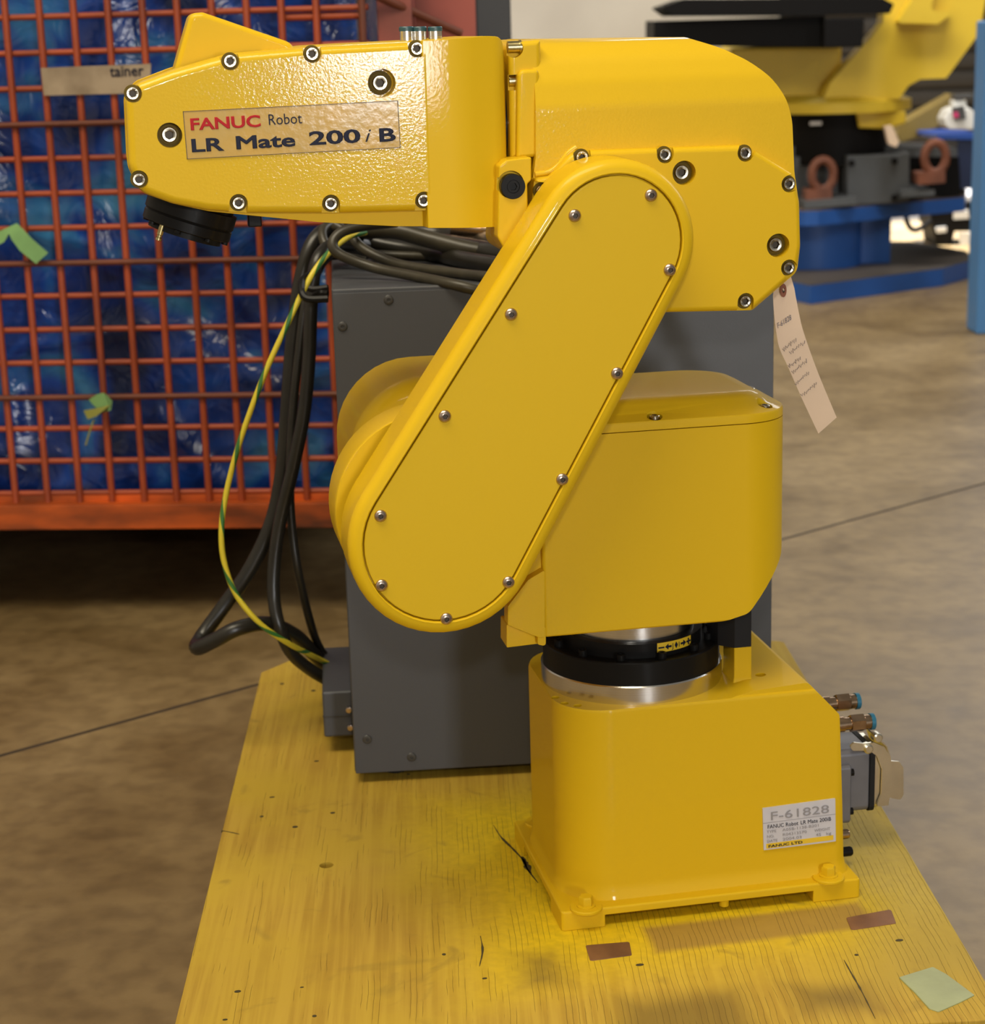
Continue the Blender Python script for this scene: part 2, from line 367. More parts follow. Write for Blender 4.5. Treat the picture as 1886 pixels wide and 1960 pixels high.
def rpoly(pts, rad, inset=0.0, n=5):
    """closed polygon with filleted corners, offset inwards by inset, constant point count"""
    P = [Vector(p) for p in pts]; k = len(P)
    area2 = sum(P[i].x * P[(i + 1) % k].y - P[(i + 1) % k].x * P[i].y for i in range(k))
    sg = 1 if area2 > 0 else -1; Q = []
    for i in range(k):
        a, b, c = P[i - 1], P[i], P[(i + 1) % k]
        d1 = (b - a).normalized(); d2 = (c - b).normalized()
        n1 = Vector((-d1.y, d1.x)) * sg; n2 = Vector((-d2.y, d2.x)) * sg
        den = 1 + n1.dot(n2); Q.append(b + (n1 + n2) * (inset / max(den, 0.3)))
    out = []
    for i in range(k):
        a, b, c = Q[i - 1], Q[i], Q[(i + 1) % k]; r = rad[i] if isinstance(rad, (list, tuple)) else rad
        d1 = (a - b); d2 = (c - b); l1, l2 = d1.length, d2.length; d1 /= l1; d2 /= l2
        cr = P[i]; turn = ((P[i] - P[i - 1]).x * (P[(i + 1) % k] - P[i]).y - (P[i] - P[i - 1]).y * (P[(i + 1) % k] - P[i]).x) * sg
        r = max(r - inset, 0.0004) if turn > 0 else r + inset
        ang = d1.angle(d2); t = min(r / max(math.tan(ang / 2), 1e-3), 0.48 * l1, 0.48 * l2); r = t * math.tan(ang / 2)
        p1 = b + d1 * t; p2 = b + d2 * t; bis = (d1 + d2)
        if bis.length < 1e-5: 
            out += [p1.lerp(p2, j / n) for j in range(n + 1)]; continue
        cc = b + bis.normalized() * (r / sin(ang / 2))
        a1 = atan2((p1 - cc).y, (p1 - cc).x); a2 = atan2((p2 - cc).y, (p2 - cc).x); da = (a2 - a1 + pi) % (2 * pi) - pi
        out += [cc + Vector((cos(a1 + da * j / n), sin(a1 + da * j / n))) * r for j in range(n + 1)]
    return out
MAP = {'XZ': lambda u, v, w: (u, w, v), 'XY': lambda u, v, w: (u, v, w), 'YZ': lambda u, v, w: (w, u, v)}
def rprism(pts, rad, prof, plane='XZ', n=5, mb=None, mi=0):
    mb = mb or MB(); f = MAP[plane]
    return mb.loft([[f(p.x, p.y, w) for p in rpoly(pts, rad, i, n)] for i, w in prof], mi=mi)
def qr(b, front, back, n=4, b2=0.0):
    """profile: rounded front edge (at 'front'), straight side, small rounding at back"""
    s = 1 if back > front else -1
    pr = [(b * (1 - cos(pi / 2 * (1 - j / n))) if 0 else b * (1 - sin(pi / 2 * j / n)), front + s * b * (1 - cos(pi / 2 * j / n))) for j in range(n + 1)]
    if b2:
        pr += [(b2 * (1 - cos(pi / 2 * j / n)), back - s * b2 * (1 - sin(pi / 2 * j / n))) for j in range(n + 1)]
    else: pr.append((0, back))
    return pr
def cyl(mb, c, r, a, b, seg=24, axis='Y', mi=0, r2=None):
    ax = {'Y': (0, 1, 0), 'X': (1, 0, 0), 'Z': (0, 0, 1)}[axis]
    base = {'Y': (c[0], 0, c[1]), 'X': (0, c[0], c[1]), 'Z': (c[0], c[1], 0)}[axis]
    return mb.lathe([(r, a), (r if r2 is None else r2, b)], base, ax, seg, mi)
def spline(pts, n=10, r=None):
    P = [Vector(p) for p in pts]; P = [P[0] * 2 - P[1]] + P + [P[-1] * 2 - P[-2]]; out = []
    for i in range(1, len(P) - 2):
        a, b, c, d = P[i - 1], P[i], P[i + 1], P[i + 2]
        for j in range(n):
            t = j / n
            out.append(0.5 * ((2 * b) + (c - a) * t + (2 * a - 5 * b + 4 * c - d) * t * t + (3 * b - a - 3 * c + d) * t ** 3))
    out.append(P[-2]); return out
def text(s, name, size, origin, u, v, m, parent, xs=1.0, bold=0.0, depth=0.0002, shear=0.0, fit=None):
    cu = bpy.data.curves.new(name, 'FONT'); cu.body = s; cu.size = size; cu.extrude = depth; cu.bevel_depth = max(bold, 0) * size; cu.bevel_resolution = 0; cu.shear = shear
    cu.resolution_u = 3
    t = bpy.data.objects.new(name, cu); COL.objects.link(t)
    dg = bpy.context.evaluated_depsgraph_get(); me = bpy.data.meshes.new_from_object(t.evaluated_get(dg))
    bpy.data.objects.remove(t); bpy.data.curves.remove(cu)
    me.materials.clear(); me.materials.append(m)
    u = Vector(u).normalized(); v = Vector(v).normalized(); nn = u.cross(v)
    if fit:
        x0 = min(q.co.x for q in me.vertices); x1 = max(q.co.x for q in me.vertices); xs = fit / (x1 - x0)
    nn = nn * 0.25
    mt = Matrix(((u.x * xs, v.x, nn.x, origin[0]), (u.y * xs, v.y, nn.y, origin[1]), (u.z * xs, v.z, nn.z, origin[2]), (0, 0, 0, 1)))
    me.transform(mt); o = bpy.data.objects.new(name, me); COL.objects.link(o); attach(o, parent); return o

# ------------------------------------------------------------------ setting
FZ = -0.13
fl = MB(); fl.box((1.0, 3.0, FZ - 0.05), (7, 9, 0.05)); floor = struct(build(fl, 'floor', M['floor']))
def joint(a, b):
    a = onZ(*a, FZ); b = onZ(*b, FZ); d = (b - a).normalized(); a = a - d * 0.6; b = b + d * 1.5
    mb = MB(); s = Vector((-d.y, d.x, 0)) * 0.0035; z = Vector((0, 0, 0.0034)); a = a - Vector((0, 0, 0.003)); b = b - Vector((0, 0, 0.003))
    mb.add([a - s, b - s, b + s, a + s, a - s + z, b - s + z, b + s + z, a + s + z], [(0, 1, 2, 3), (4, 5, 6, 7), (0, 1, 5, 4), (1, 2, 6, 5), (2, 3, 7, 6), (3, 0, 4, 7)])
    o = build(mb, 'floor_joint', M['joint'], floor)
joint((0, 1447), (1886, 925))
GW = 8.2
wp = lambda gx, gz, G=GW: CAM + HR * gx + HF * G + Vector((0, 0, gz - CAM.z))
def gbox(mb, x0, x1, z0, z1, G0, G1, mi=0):
    c = wp((x0 + x1) / 2, (z0 + z1) / 2, (G0 + G1) / 2)
    return mb.box(c, ((x1 - x0) / 2, (G1 - G0) / 2, (z1 - z0) / 2), (HR, HF, Vector((0, 0, 1))), mi)
wb = MB(); gbox(wb, -4, 1.25, FZ, 4, GW, GW + 0.15); gbox(wb, 3.3, 6, FZ, 4, GW, GW + 0.15); gbox(wb, 1.25, 3.3, 2.6, 4, GW, GW + 0.15)
struct(build(wb, 'wall_back', M['wallm']))
wl = MB(); gbox(wl, -1.85, -1.75, FZ, 4, -4, GW)
struct(build(wl, 'wall_left', M['wallm']))
dr = struct(build(gbox(MB(), 1.20, 3.35, 2.55, 2.75, GW - 0.05, GW + 0.2), 'door_1', M['dkdoor']))
build(gbox(MB(), 1.26, 3.29, 0.10, 2.56, GW + 0.045, GW + 0.06), 'shutter_light_block', M['dkdoor'], dr)  # unseen plate added to stop light showing between the slats
zz = 0.10
while zz < 2.56:
    sl = MB(); c = [wp(1.26, zz, GW + 0.03), wp(3.29, zz, GW + 0.03)]
    prof = [(0.0, 0.0), (-0.012, 0.012), (-0.016, 0.036), (-0.012, 0.062), (0.002, 0.0752), (0.010, 0.036)]
    sl.loft([[p + HF * a + Vector((0, 0, b)) for a, b in prof] for p in c])
    build(sl, 'shutter_slat', M['dkdoor'], dr); zz += 0.075
glow_mb = MB(); gbox(glow_mb, 0.6, 4.2, FZ, 0.6, GW + 0.9, GW + 0.92)
o = build(glow_mb, 'daylight_panel_1', M['daylight']); struct(o)  # glowing panel added outside as daylight under the raised shutter

# ------------------------------------------------------------------ plywood board on runners
BA = radians(-8.9); bu = Vector((cos(BA), sin(BA), 0)); bv = Vector((-sin(BA), cos(BA), 0))
board = thing('plywood_board', 'yellow-sprayed plywood board on runners that carries the robot and grey cabinet', 'board', (0, 0, FZ))
bpts = [(-0.338, -0.2555), (0.2705, -0.2555), (0.2705, 0.633), (-0.305, 0.633), (-0.338, 0.590)]
mb = rprism(bpts, [0.01, 0.022, 0.01, 0.004, 0.004], qr(0.0015, 0.0, -0.018, 2), 'XY', 4)
hp = onZ(625, 1656, 0); hu, hv = hp.dot(bu), hp.dot(bv)
sheet = build(mb, 'sheet', M['board'], None, cut=cyl(MB(), (hu, hv), 0.0062, -0.016, 0.01, 20, 'Z'))
sheet.rotation_euler = (0, 0, BA); attach(sheet, board)
for cu in (-0.30, -0.03, 0.235):
    mb = MB(); mb.box(bu * cu + bv * 0.19 + Vector((0, 0, (FZ - 0.018) / 2)), (0.022, 0.43, (-0.018 - FZ) / 2), (bu, bv, Vector((0, 0, 1))))
    build(mb, 'runner', M['skid'], board, bevel=0.002, seg=1)
for q in ([(1121, 1810), (1205, 1803), (1210, 1829), (1130, 1840)], [(1620, 1757), (1706, 1741), (1716, 1768), (1630, 1781)]):
    pp = [onZ(*c, 0.0) for c in q]
    build(rprism([(p.x, p.y) for p in pp], 0.002, [(0, -0.002), (0, 0.0003), (0.0003, 0.0005)], 'XY', 3), 'bare_patch', M['bare'], board)['label'] = 'bare brown rusty-stained rectangle left unpainted'
M['crackm'] = mat('dark_wood_crack', (0.055, 0.040, 0.010), 0.8)
for pth, r in (([(945, 1580), (960, 1603), (984, 1627), (1002, 1647), (1010, 1664), (1030, 1690)], 0.0011), ([(1000, 1640), (1008, 1655), (1016, 1672)], 0.0026), ([(1616, 1838), (1634, 1870), (1650, 1898), (1676, 1950)], 0.0007), ([(424, 1590), (445, 1594), (458, 1597)], 0.0008), ([(920, 1792), (924, 1820), (918, 1850)], 0.0009)):
    pp = spline([onZ(*c, 0.0) for c in pth], 5); mb = MB(); n = len(pp); lf = []; rg_ = []
    for i, c in enumerate(pp):
        t = (pp[min(i + 1, n - 1)] - pp[max(i - 1, 0)]).normalized(); wv = Vector((-t.y, t.x, 0)) * (r * random.uniform(0.4, 1.2) * (0.2 + sin(pi * (i + 0.5) / n)))
        lf.append(c + wv); rg_.append(c - wv)
    up_ = Vector((0, 0, 0.0003)); dn_ = Vector((0, 0, -0.002))
    mb.loft([[a + dn_, b2 + dn_, b2 + up_, a + up_] for a, b2 in zip(lf, rg_)]); build(mb, 'wood_crack', M['crackm'], board)
for k, (x, y) in enumerate(((540, 1309), (600, 1322), (521, 1526), (501, 1563), (637, 1556), (565, 1583), (606, 1457), (782, 1482), (706, 1466), (455, 1898), (578, 1890), (602, 1945), (431, 1952), (850, 1827), (928, 1873), (1225, 1847), (1722, 1800), (1640, 1828))):
    c = onZ(x, y, 0.0); mb = MB(); rr = 0.0022 if k in (15, 16) else random.uniform(0.0010, 0.0018); mb.lathe([(rr, -0.002), (rr, 0.0003)], (0, 0, 0), (0, 0, 1), 9)
    hole = build(mb, 'nail_hole', M['crackm']); hole.scale = (1.5, random.uniform(0.8, 1.6), 1); hole.location = c; attach(hole, board)
tp = [onZ(*c, 0.0) for c in [(1721, 1872), (1786, 1852), (1812, 1866), (1866, 1906), (1838, 1920), (1797, 1938), (1779, 1932), (1752, 1902)]]
tape = build(rprism([(p.x, p.y) for p in tp], 0.0015, [(0, 0.0), (0, 0.0006), (0.0004, 0.0009)], 'XY', 3), 'masking_tape', M['tape'])
tag(tape, 'torn grey-green piece of masking tape stuck on the front right board corner', 'tape')

# ------------------------------------------------------------------ screw meshes (axis towards -Y)
def screw_mesh(kind):
    mb = MB(); ax = (0, -1, 0)
    if kind == 'button':
        R = 0.0046
        pr = [(R, -0.0008), (R, 0.0003), (R * 0.93, 0.0010), (R * 0.78, 0.0017), (R * 0.58, 0.0022), (0.0022, 0.0024, 1), (0.0020, 0.0023, 1)]
        mb.lathe(pr, (0, 0, 0), ax, 24, 0, True, False); mb.lathe([(0.0020, 0.0023, 1), (0.0019, 0.0008, 1)], (0, 0, 0), ax, 24, 1, False, True)
        return raw_smooth(mb, 'button_screw', [M['screw_warm'], M['socket']])
    R = {'cap': 0.0043, 'cap_big': 0.0052}[kind]
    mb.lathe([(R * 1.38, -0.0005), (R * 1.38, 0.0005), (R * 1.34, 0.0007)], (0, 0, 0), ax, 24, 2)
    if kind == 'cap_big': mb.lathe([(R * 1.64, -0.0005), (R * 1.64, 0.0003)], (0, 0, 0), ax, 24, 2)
    mb.lathe([(R, 0.0007), (R, 0.0037), (R * 0.92, 0.0043), (R * 0.62, 0.0043), (R * 0.56, 0.0041, 1)], (0, 0, 0), ax, 24, 0, True, False)
    mb.lathe([(R * 0.56, 0.0041, 1), (R * 0.54, 0.0015, 1)], (0, 0, 0), ax, 24, 1, False, True)
    return raw_smooth(mb, 'cap_screw', [M['screw'], M['socket'], M['recess_shade']])
def raw_smooth(mb, n, mats): me = raw(mb, n, mats); sharp(me, 28); return me
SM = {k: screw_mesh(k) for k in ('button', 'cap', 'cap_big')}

# ------------------------------------------------------------------ the robot
robot = thing('industrial_robot', 'yellow six-axis robot arm with model lettering, bolted on the plywood board', 'robot arm', (0.07, 0.015, 0))
P = M['paint']
# --- base casting
JX, JY = 0.030, 0.015
plan = [(-0.0480, -0.066), (0.1935, -0.066), (0.1935, 0.100), (-0.0480, 0.100)]
mb = rprism(plan, [0.042, 0.012, 0.012, 0.042], [(-0.004, 0.012), (-0.0025, 0.0185), (-0.0008, 0.023), (0, 0.030), (0, 0.1765), (0.0012, 0.1794), (0.003, 0.1805), (0.003, 0.215)], 'XY', 8)
side = [(-0.1, 0.0), (-0.1, 0.1790), (0.092, 0.1795), (0.112, 0.1835), (0.157, 0.1862), (0.1835, 0.1570), (0.1905, 0.030), (0.2, 0.0)]
mb2 = rprism(side, [0.001, 0.001, 0.02, 0.02, 0.006, 0.006, 0.004, 0.001], [(0, -0.2), (0, 0.2)], 'XZ', 5)
cut = MB(); cyl(cut, (0.128, -0.030), 0.0045, 0.176, 0.2, 20, 'Z')
for px in ((1052, 1337), (1071, 1349), (1098, 1354), (1047, 1270), (1038, 1283)):
    p = onZ(*px, 0.1798); dv = (Vector((JX, JY, 0)) - Vector((p.x, p.y, 0))).normalized() * 0.0065; cyl(cut, (p.x + dv.x, p.y + dv.y), 0.0034, 0.172, 0.2, 16, 'Z')
base = build(mb, 'base_casting', P, robot, isect=mb2, cut=cut, ang=28)
pl = [(-0.0552, -0.080), (0.1990, -0.080), (0.1990, 0.110), (-0.0552, 0.110)]
foot = MB(); foot.box((0.0695, -0.2, 0), (0.0885, 0.5, 0.0102)); foot.box((0.07, 0.015, 0), (0.3, 0.055, 0.0102))
build(rprism(pl, 0.003, [(0, 0.0), (0, 0.0155), (0.0012, 0.0168)], 'XY', 3), 'base_plate', P, robot, cut=foot, bevel=0.0005, seg=1)
def anchor(x, y):
    mb = MB(); mb.lathe([(0.0132, 0.0166), (0.0132, 0.0182), (0.0126, 0.0190)], (x, y, 0), seg=32)
    a = build(mb, 'anchor_washer', P, base)
    mb = MB(); mb.lathe([(0.0076, 0.0188), (0.0076, 0.0202), (0.0060, 0.0206)], (x, y, 0), seg=24)
    mb.lathe([(0.0062, 0.0204, 1), (0.0062, 0.0262, 1), (0.0052, 0.0278, 1), (0.0040, 0.0280)], (x, y, 0), seg=24)
    build(mb, 'anchor_bolt', P, base)
for px in ((1122, 1738), (1586, 1680)):
    p = onZ(*px, 0.017); anchor(p.x, p.y)
anchor(-0.046 + 0.012, 0.098); anchor(0.176, 0.098)
for (x, z, r) in ((0.158, 0.0, 0),): pass
mb = MB(); mb.lathe([(0.004, 0.004), (0.004, 0.010)], (0.083, -0.074, 0), seg=12); build(mb, 'drip_stud', P, base)
# --- swivel rings
def ring(name, prof, m, par=robot, seg=64): return build(MB().lathe(prof, (JX, JY, 0), seg=seg), name, m, par)
ring('lower_ring', [(0.0755, 0.174), (0.0755, 0.1935), (0.0747, 0.1945), (0.060, 0.1945)], M['steel'])
br = ring('black_ring', [(0.0735, 0.1940), (0.0735, 0.2125), (0.0728, 0.2135), (0.0700, 0.2137), (0.0695, 0.2125), (0.0590, 0.2125), (0.0590, 0.2165), (0.0565, 0.2175), (0.0565, 0.2240), (0.05, 0.2250)], M['black'])
ring('upper_ring', [(0.0525, 0.222), (0.0525, 0.247), (0.04, 0.247)], M['steel'])
for k in range(12):
    t = radians(-90 + 15 + 30 * k - 7); mb = MB(); c = (JX + 0.0643 * cos(t), JY + 0.0643 * sin(t), 0.2122)
    mb.lathe([(0.0046, 0.0), (0.0046, 0.0005), (0.0036, 0.0006), (0.0036, 0.0056), (0.0032, 0.006), (0.0020, 0.006), (0.0019, 0.004)], c, seg=16)
    build(mb, 'ring_bolt', M['black'], br)
t0, t1 = radians(-84), radians(-50)
lab = MB(); n = 10; r0 = 0.0592
def strip(mb, a0, a1, z0, z1, r, n=8, th=0.0003):
    vs = []
    for rr in (r, r + th):
        for k in range(n + 1):
            t = a0 + (a1 - a0) * k / n; vs += [(JX + rr * cos(t), JY + rr * sin(t), z0), (JX + rr * cos(t), JY + rr * sin(t), z1)]
    m2 = 2 * (n + 1); fs = []
    for k in range(n):
        a = 2 * k; fs += [(a, a + 1, a + 3, a + 2), (m2 + a, m2 + a + 2, m2 + a + 3, m2 + a + 1), (a, a + 2, m2 + a + 2, m2 + a), (a + 1, m2 + a + 1, m2 + a + 3, a + 3)]
    fs += [(0, m2, m2 + 1, 1), (2 * n, 2 * n + 1, m2 + 2 * n + 1, m2 + 2 * n)]
    return mb.add(vs, fs)
build(MB().lathe([(0.0590, 0.2160), (0.0592, 0.2245), (0.0560, 0.2248)], (JX, JY, 0), seg=64, cap0=False, cap1=False), 'label_collar', M['black'], robot)
dl = build(strip(MB(), t0, t1, 0.2163, 0.2243, 0.0592, 14), 'direction_label', M['yprint'], robot)
dl['label'] = 'yellow arrow label reading minus, arrow, J1, arrow, plus'
def glyph(s, frac, size=0.0062, bold=0.03):
    t = t0 + (t1 - t0) * frac; u = Vector((-sin(t), cos(t), 0)); c = Vector((JX + 0.0597 * cos(t), JY + 0.0597 * sin(t), 0.2181))
    text(s, 'lettering', size, c - u * 0.002, u, (0, 0, 1), M['ink'], dl, bold=bold)
def flat_glyph(frac, polys):
    t = t0 + (t1 - t0) * frac; u = Vector((-sin(t), cos(t), 0)); nn = Vector((cos(t), sin(t), 0)); c = Vector((JX, JY, 0)) + nn * 0.0596 + Vector((0, 0, 0.2203)); mb = MB()
    for pg in polys:
        mb.loft([[c + u * x + Vector((0, 0, z)) + nn * d for x, z in pg] for d in (0, 0.0003)])
    build(mb, 'arrow_mark', M['ink'], dl)
flat_glyph(0.10, [[(-0.0026, -0.0006), (0.0026, -0.0006), (0.0026, 0.0006), (-0.0026, 0.0006)]])
flat_glyph(0.28, [[(-0.003, 0), (0, -0.0025), (0, -0.0008), (0.003, -0.0008), (0.003, 0.0008), (0, 0.0008), (0, 0.0025)]])
glyph('J', 0.44, bold=0.0); glyph('1', 0.60, bold=0.0)
flat_glyph(0.50, [[(-0.0016, 0), (0, -0.0028), (0.0016, 0), (0, 0.0028)]])
flat_glyph(0.72, [[(0.003, 0), (0, 0.0025), (0, 0.0008), (-0.003, 0.0008), (-0.003, -0.0008), (0, -0.0008), (0, -0.0025)]])
flat_glyph(0.90, [[(-0.0026, -0.0007), (-0.0007, -0.0007), (-0.0007, -0.0026), (0.0007, -0.0026), (0.0007, -0.0007), (0.0026, -0.0007), (0.0026, 0.0007), (0.0007, 0.0007), (0.0007, 0.0026), (-0.0007, 0.0026), (-0.0007, 0.0007), (-0.0026, 0.0007)]])
# --- post and rubber stopper behind the ring
p0 = onZ(1408, 1308, 0.181); p1 = onZ(1442, 1308, 0.181); yk = p0.y
pz = onY(1424, 1238, yk).z; pt = onY(1424, 1178, yk).z
mb = rprism([(p0.x - 0.001, yk), (p1.x, yk), (p1.x, yk + 0.030), (p0.x - 0.001, yk + 0.030)], 0.001, [(-0.003, 0.178), (-0.001, 0.182), (0, 0.186), (0, pz)], 'XY', 3)
build(mb, 'stopper_post', P, robot)
mb = rprism([(p0.x - 0.001, yk - 0.001), (p1.x - 0.0005, yk - 0.001), (p1.x - 0.0005, yk + 0.031), (p0.x - 0.015, yk + 0.031), (p0.x - 0.012, yk + 0.010)], 0.001, [(0, pz), (0, pt + 0.006)], 'XY', 3)
build(mb, 'rubber_stopper', M['blackmatte'], robot)
mb = MB(); c = onZ(1475, 1268, 0.186); mb.lathe([(0.010, 0.182), (0.010, 0.1868), (0.0085, 0.1878)], (c.x - 0.02, c.y + 0.02, 0), seg=20)
# --- rating plate
q = [onY(*c, -0.0668) for c in ((1460, 1547), (1599, 1528), (1600, 1610), (1462, 1627))]
build_plate = rprism([(a.x, a.z) for a in q], 0.0004, [(0, -0.0672), (0, -0.0655)], 'XZ', 2)
rate = build(build_plate, 'rating_plate', M['plate'], robot); rate['label'] = 'silver rating plate with stamped serial number'
ru = (q[1] - q[0] + q[2] - q[3]).normalized(); rv = (q[0] - q[3]).normalized(); rw = (q[1] - q[0]).length; rh = (q[0] - q[3]).length
ro = q[3] + Vector((0, -0.0006, 0)); rp = lambda a, b: ro + ru * (a * rw) + rv * (b * rh)
bar = MB(); bar.loft([[rp(a, b) + Vector((0, d, 0)) for a, b in ((0.035, 0.03), (0.965, 0.03), (0.965, 0.145), (0.035, 0.145))] for d in (0, 0.0004)])
build(bar, 'yellow_band', M['yprint'], rate)
bar = MB(); bar.loft([[rp(a, b) + Vector((0, d, 0)) for a, b in ((0.0, 0.640), (1, 0.640), (1, 0.648), (0.0, 0.648))] for d in (0, 0.0004)])
build(bar, 'dividing_line', M['inkfaint'], rate)
def rt(s, a, b, h, wfit, m=M['ink'], bold=0.0): text(s, 'lettering', h * rh * 1.38, rp(a, b) + Vector((0, -0.0003, 0)), ru, rv, m, rate, bold=bold, fit=wfit * rw)
rt('F-61828', 0.09, 0.70, 0.20, 0.80, M['inkfaint'])
rt('FANUC Robot', 0.055, 0.505, 0.095, 0.42); rt('LR Mate 200iB', 0.51, 0.505, 0.095, 0.42)
rt('TYPE', 0.045, 0.40, 0.065, 0.13, M['inkfaint']); rt('A05B-1138-B201', 0.26, 0.40, 0.065, 0.50, M['inkfaint'])
rt('NO.', 0.045, 0.285, 0.065, 0.10, M['inkfaint']); rt('R04313570', 0.26, 0.285, 0.065, 0.33, M['inkfaint']); rt('WEIGHT', 0.70, 0.285, 0.065, 0.22, M['inkfaint'])
rt('DATE', 0.045, 0.175, 0.065, 0.14, M['inkfaint']); rt('2004.03', 0.26, 0.175, 0.065, 0.26, M['inkfaint']); rt('45', 0.72, 0.175, 0.065, 0.07, M['inkfaint']); rt('kg', 0.86, 0.175, 0.065, 0.07, M['inkfaint'])
rt('FANUC LTD', 0.06, 0.052, 0.062, 0.47, M['ink'], 0.02)
# --- air fittings and connector on the right end of the base
def fitting(x0, y, z, ln):
    mb = MB(); ax = (1, 0, 0)
    mb.lathe([(0.0068, -0.012), (0.0068, 0.004), (0.0056, 0.0045), (0.0056, 0.010), (0.0078, 0.0102, 1), (0.0078, 0.022, 1), (0.0064, 0.0225), (0.0064, 0.028)], (x0, y, z), ax, 24)
    f = build(mb, 'air_fitting', M['brass'], robot)
    mb = MB(); mb.lathe([(0.0072, 0.0278), (0.0072, 0.0312), (0.0062, 0.0318), (0.0042, 0.0318), (0.0040, 0.029)], (x0, y, z), ax, 24)
    build(mb, 'release_ring', M['teal'], f)
fp = onY(1656, 1382, 0.0); fitting(fp.x - 0.0235, 0.0, fp.z, 0); fp = onY(1628, 1343, 0.03); fitting(fp.x - 0.0235, 0.03, fp.z, 0)
cy = 0.0
c0 = onY(1618, 1440, cy); c1 = onY(1662, 1547, cy); cz = (c0.z + c1.z) / 2; ch = (c0.z - c1.z) / 2 + 0.002
mb = rprism([(cy - 0.002, cz - ch), (cy + 0.045, cz - ch), (cy + 0.045, cz + ch), (cy - 0.002, cz + ch)], 0.006, [(0, 0.186), (0, c1.x)], 'YZ', 4)
mb = rprism([(cy - 0.006, cz - ch - 0.008), (cy + 0.050, cz - ch - 0.008), (cy + 0.050, cz + ch - 0.012), (cy - 0.006, cz + ch - 0.012)], 0.004, [(0, 0.184), (0, c0.x + 0.004)], 'YZ', 4, mb)
conn = build(mb, 'power_connector', M['conn'], robot, bevel=0.001, seg=1)
for dz in (-ch - 0.002, ch - 0.024):
    b = MB(); b.lathe([(0.0032, 0.0), (0.0032, 0.004)], (c0.x + 0.003, cy - 0.002, cz + dz + 0.004), (1, 0, 0), 12); build(b, 'connector_screw', M['black'], conn)
mb = rprism([(cy - 0.003, cz - ch - 0.001), (cy + 0.046, cz - ch - 0.001), (cy + 0.046, cz + ch), (cy - 0.003, cz + ch)], 0.006, [(0, c1.x), (0, c1.x + 0.0045)], 'YZ', 4)
build(mb, 'gasket', M['blackmatte'], conn)
gx = c1.x + 0.0045
mb = rprism([(cy - 0.001, cz - ch + 0.002), (cy + 0.044, cz - ch + 0.002), (cy + 0.044, cz + ch - 0.002), (cy - 0.001, cz + ch - 0.002)], 0.004, [(0, gx), (0, gx + 0.006), (0.003, gx + 0.008)], 'YZ', 4)
build(mb, 'connector_cap', M['zincplate'], conn)
def ribbon(path, wdir, width, th, name, m, par):
    mb = MB(); P3 = [Vector(p) for p in path]; wdir = Vector(wdir); rings = []
    for i, p in enumerate(P3):
        t = (P3[min(i + 1, len(P3) - 1)] - P3[max(i - 1, 0)]).normalized(); nn = t.cross(wdir).normalized() * th / 2
        rings.append([p - wdir * width / 2 - nn, p + wdir * width / 2 - nn, p + wdir * width / 2 + nn, p - wdir * width / 2 + nn])
    return build(mb.loft(rings), name, m, par)
lv = lambda pts: [onY(*p, cy - 0.003) for p in pts]
lz = build(rprism([(p.x, p.z) for p in lv([(1626, 1428), (1634, 1420), (1652, 1422), (1672, 1420), (1692, 1428), (1702, 1445), (1706, 1470), (1705, 1520), (1697, 1541), (1676, 1543), (1686, 1520), (1688, 1472), (1678, 1446), (1664, 1436), (1632, 1436)])], 0.002,
           [(0, cy - 0.0045), (0, cy - 0.0025)], 'XZ', 3), 'latch', M['zincplate'], conn)
mb = MB(); a, b = lv([(1701, 1445)])[0], lv([(1698, 1540)])[0]
pth = lv([(1684, 1416), (1697, 1428), (1704, 1450), (1705, 1500), (1699, 1541)])
ribbon([p + Vector((0, 0.022, 0)) for p in pth], (0, 1, 0), 0.046, 0.0012, 'latch_bow', M['zincplate'], conn)
lvl = lambda pts: [onY(*p, cy + 0.012) for p in pts]
ld = rprism([(p.x, p.z) for p in lvl([(1702, 1456), (1722, 1458), (1730, 1470), (1730, 1522), (1724, 1531), (1704, 1527)])], 0.002, [(0, cy + 0.012), (0, cy + 0.0135)], 'XZ', 3)
build(ld, 'latch_lever', M['zincplate'], conn)
for px in ((1658, 1429), (1676, 1408)):
    p = onY(*px, cy); b = MB(); b.lathe([(0.0042, -0.004), (0.0042, 0.0036), (0.0030, 0.0044)], (p.x, cy - 0.003, p.z), (0, -1, 0.0), 16); build(b, 'latch_rivet', M['zincplate'], conn)
for px, m, r in (((1622, 1596), 'brass', 0.0042), ((1628, 1629), 'black', 0.0042)):
    p = onY(*px, -0.02); b = MB(); b.lathe([(r, -0.02), (r, 0.002), (r * 0.8, 0.0035), (r * 0.5, 0.0035)], (p.x - 0.002, -0.02, p.z), (1, 0, 0), 16); build(b, 'end_plug', M[m], robot)

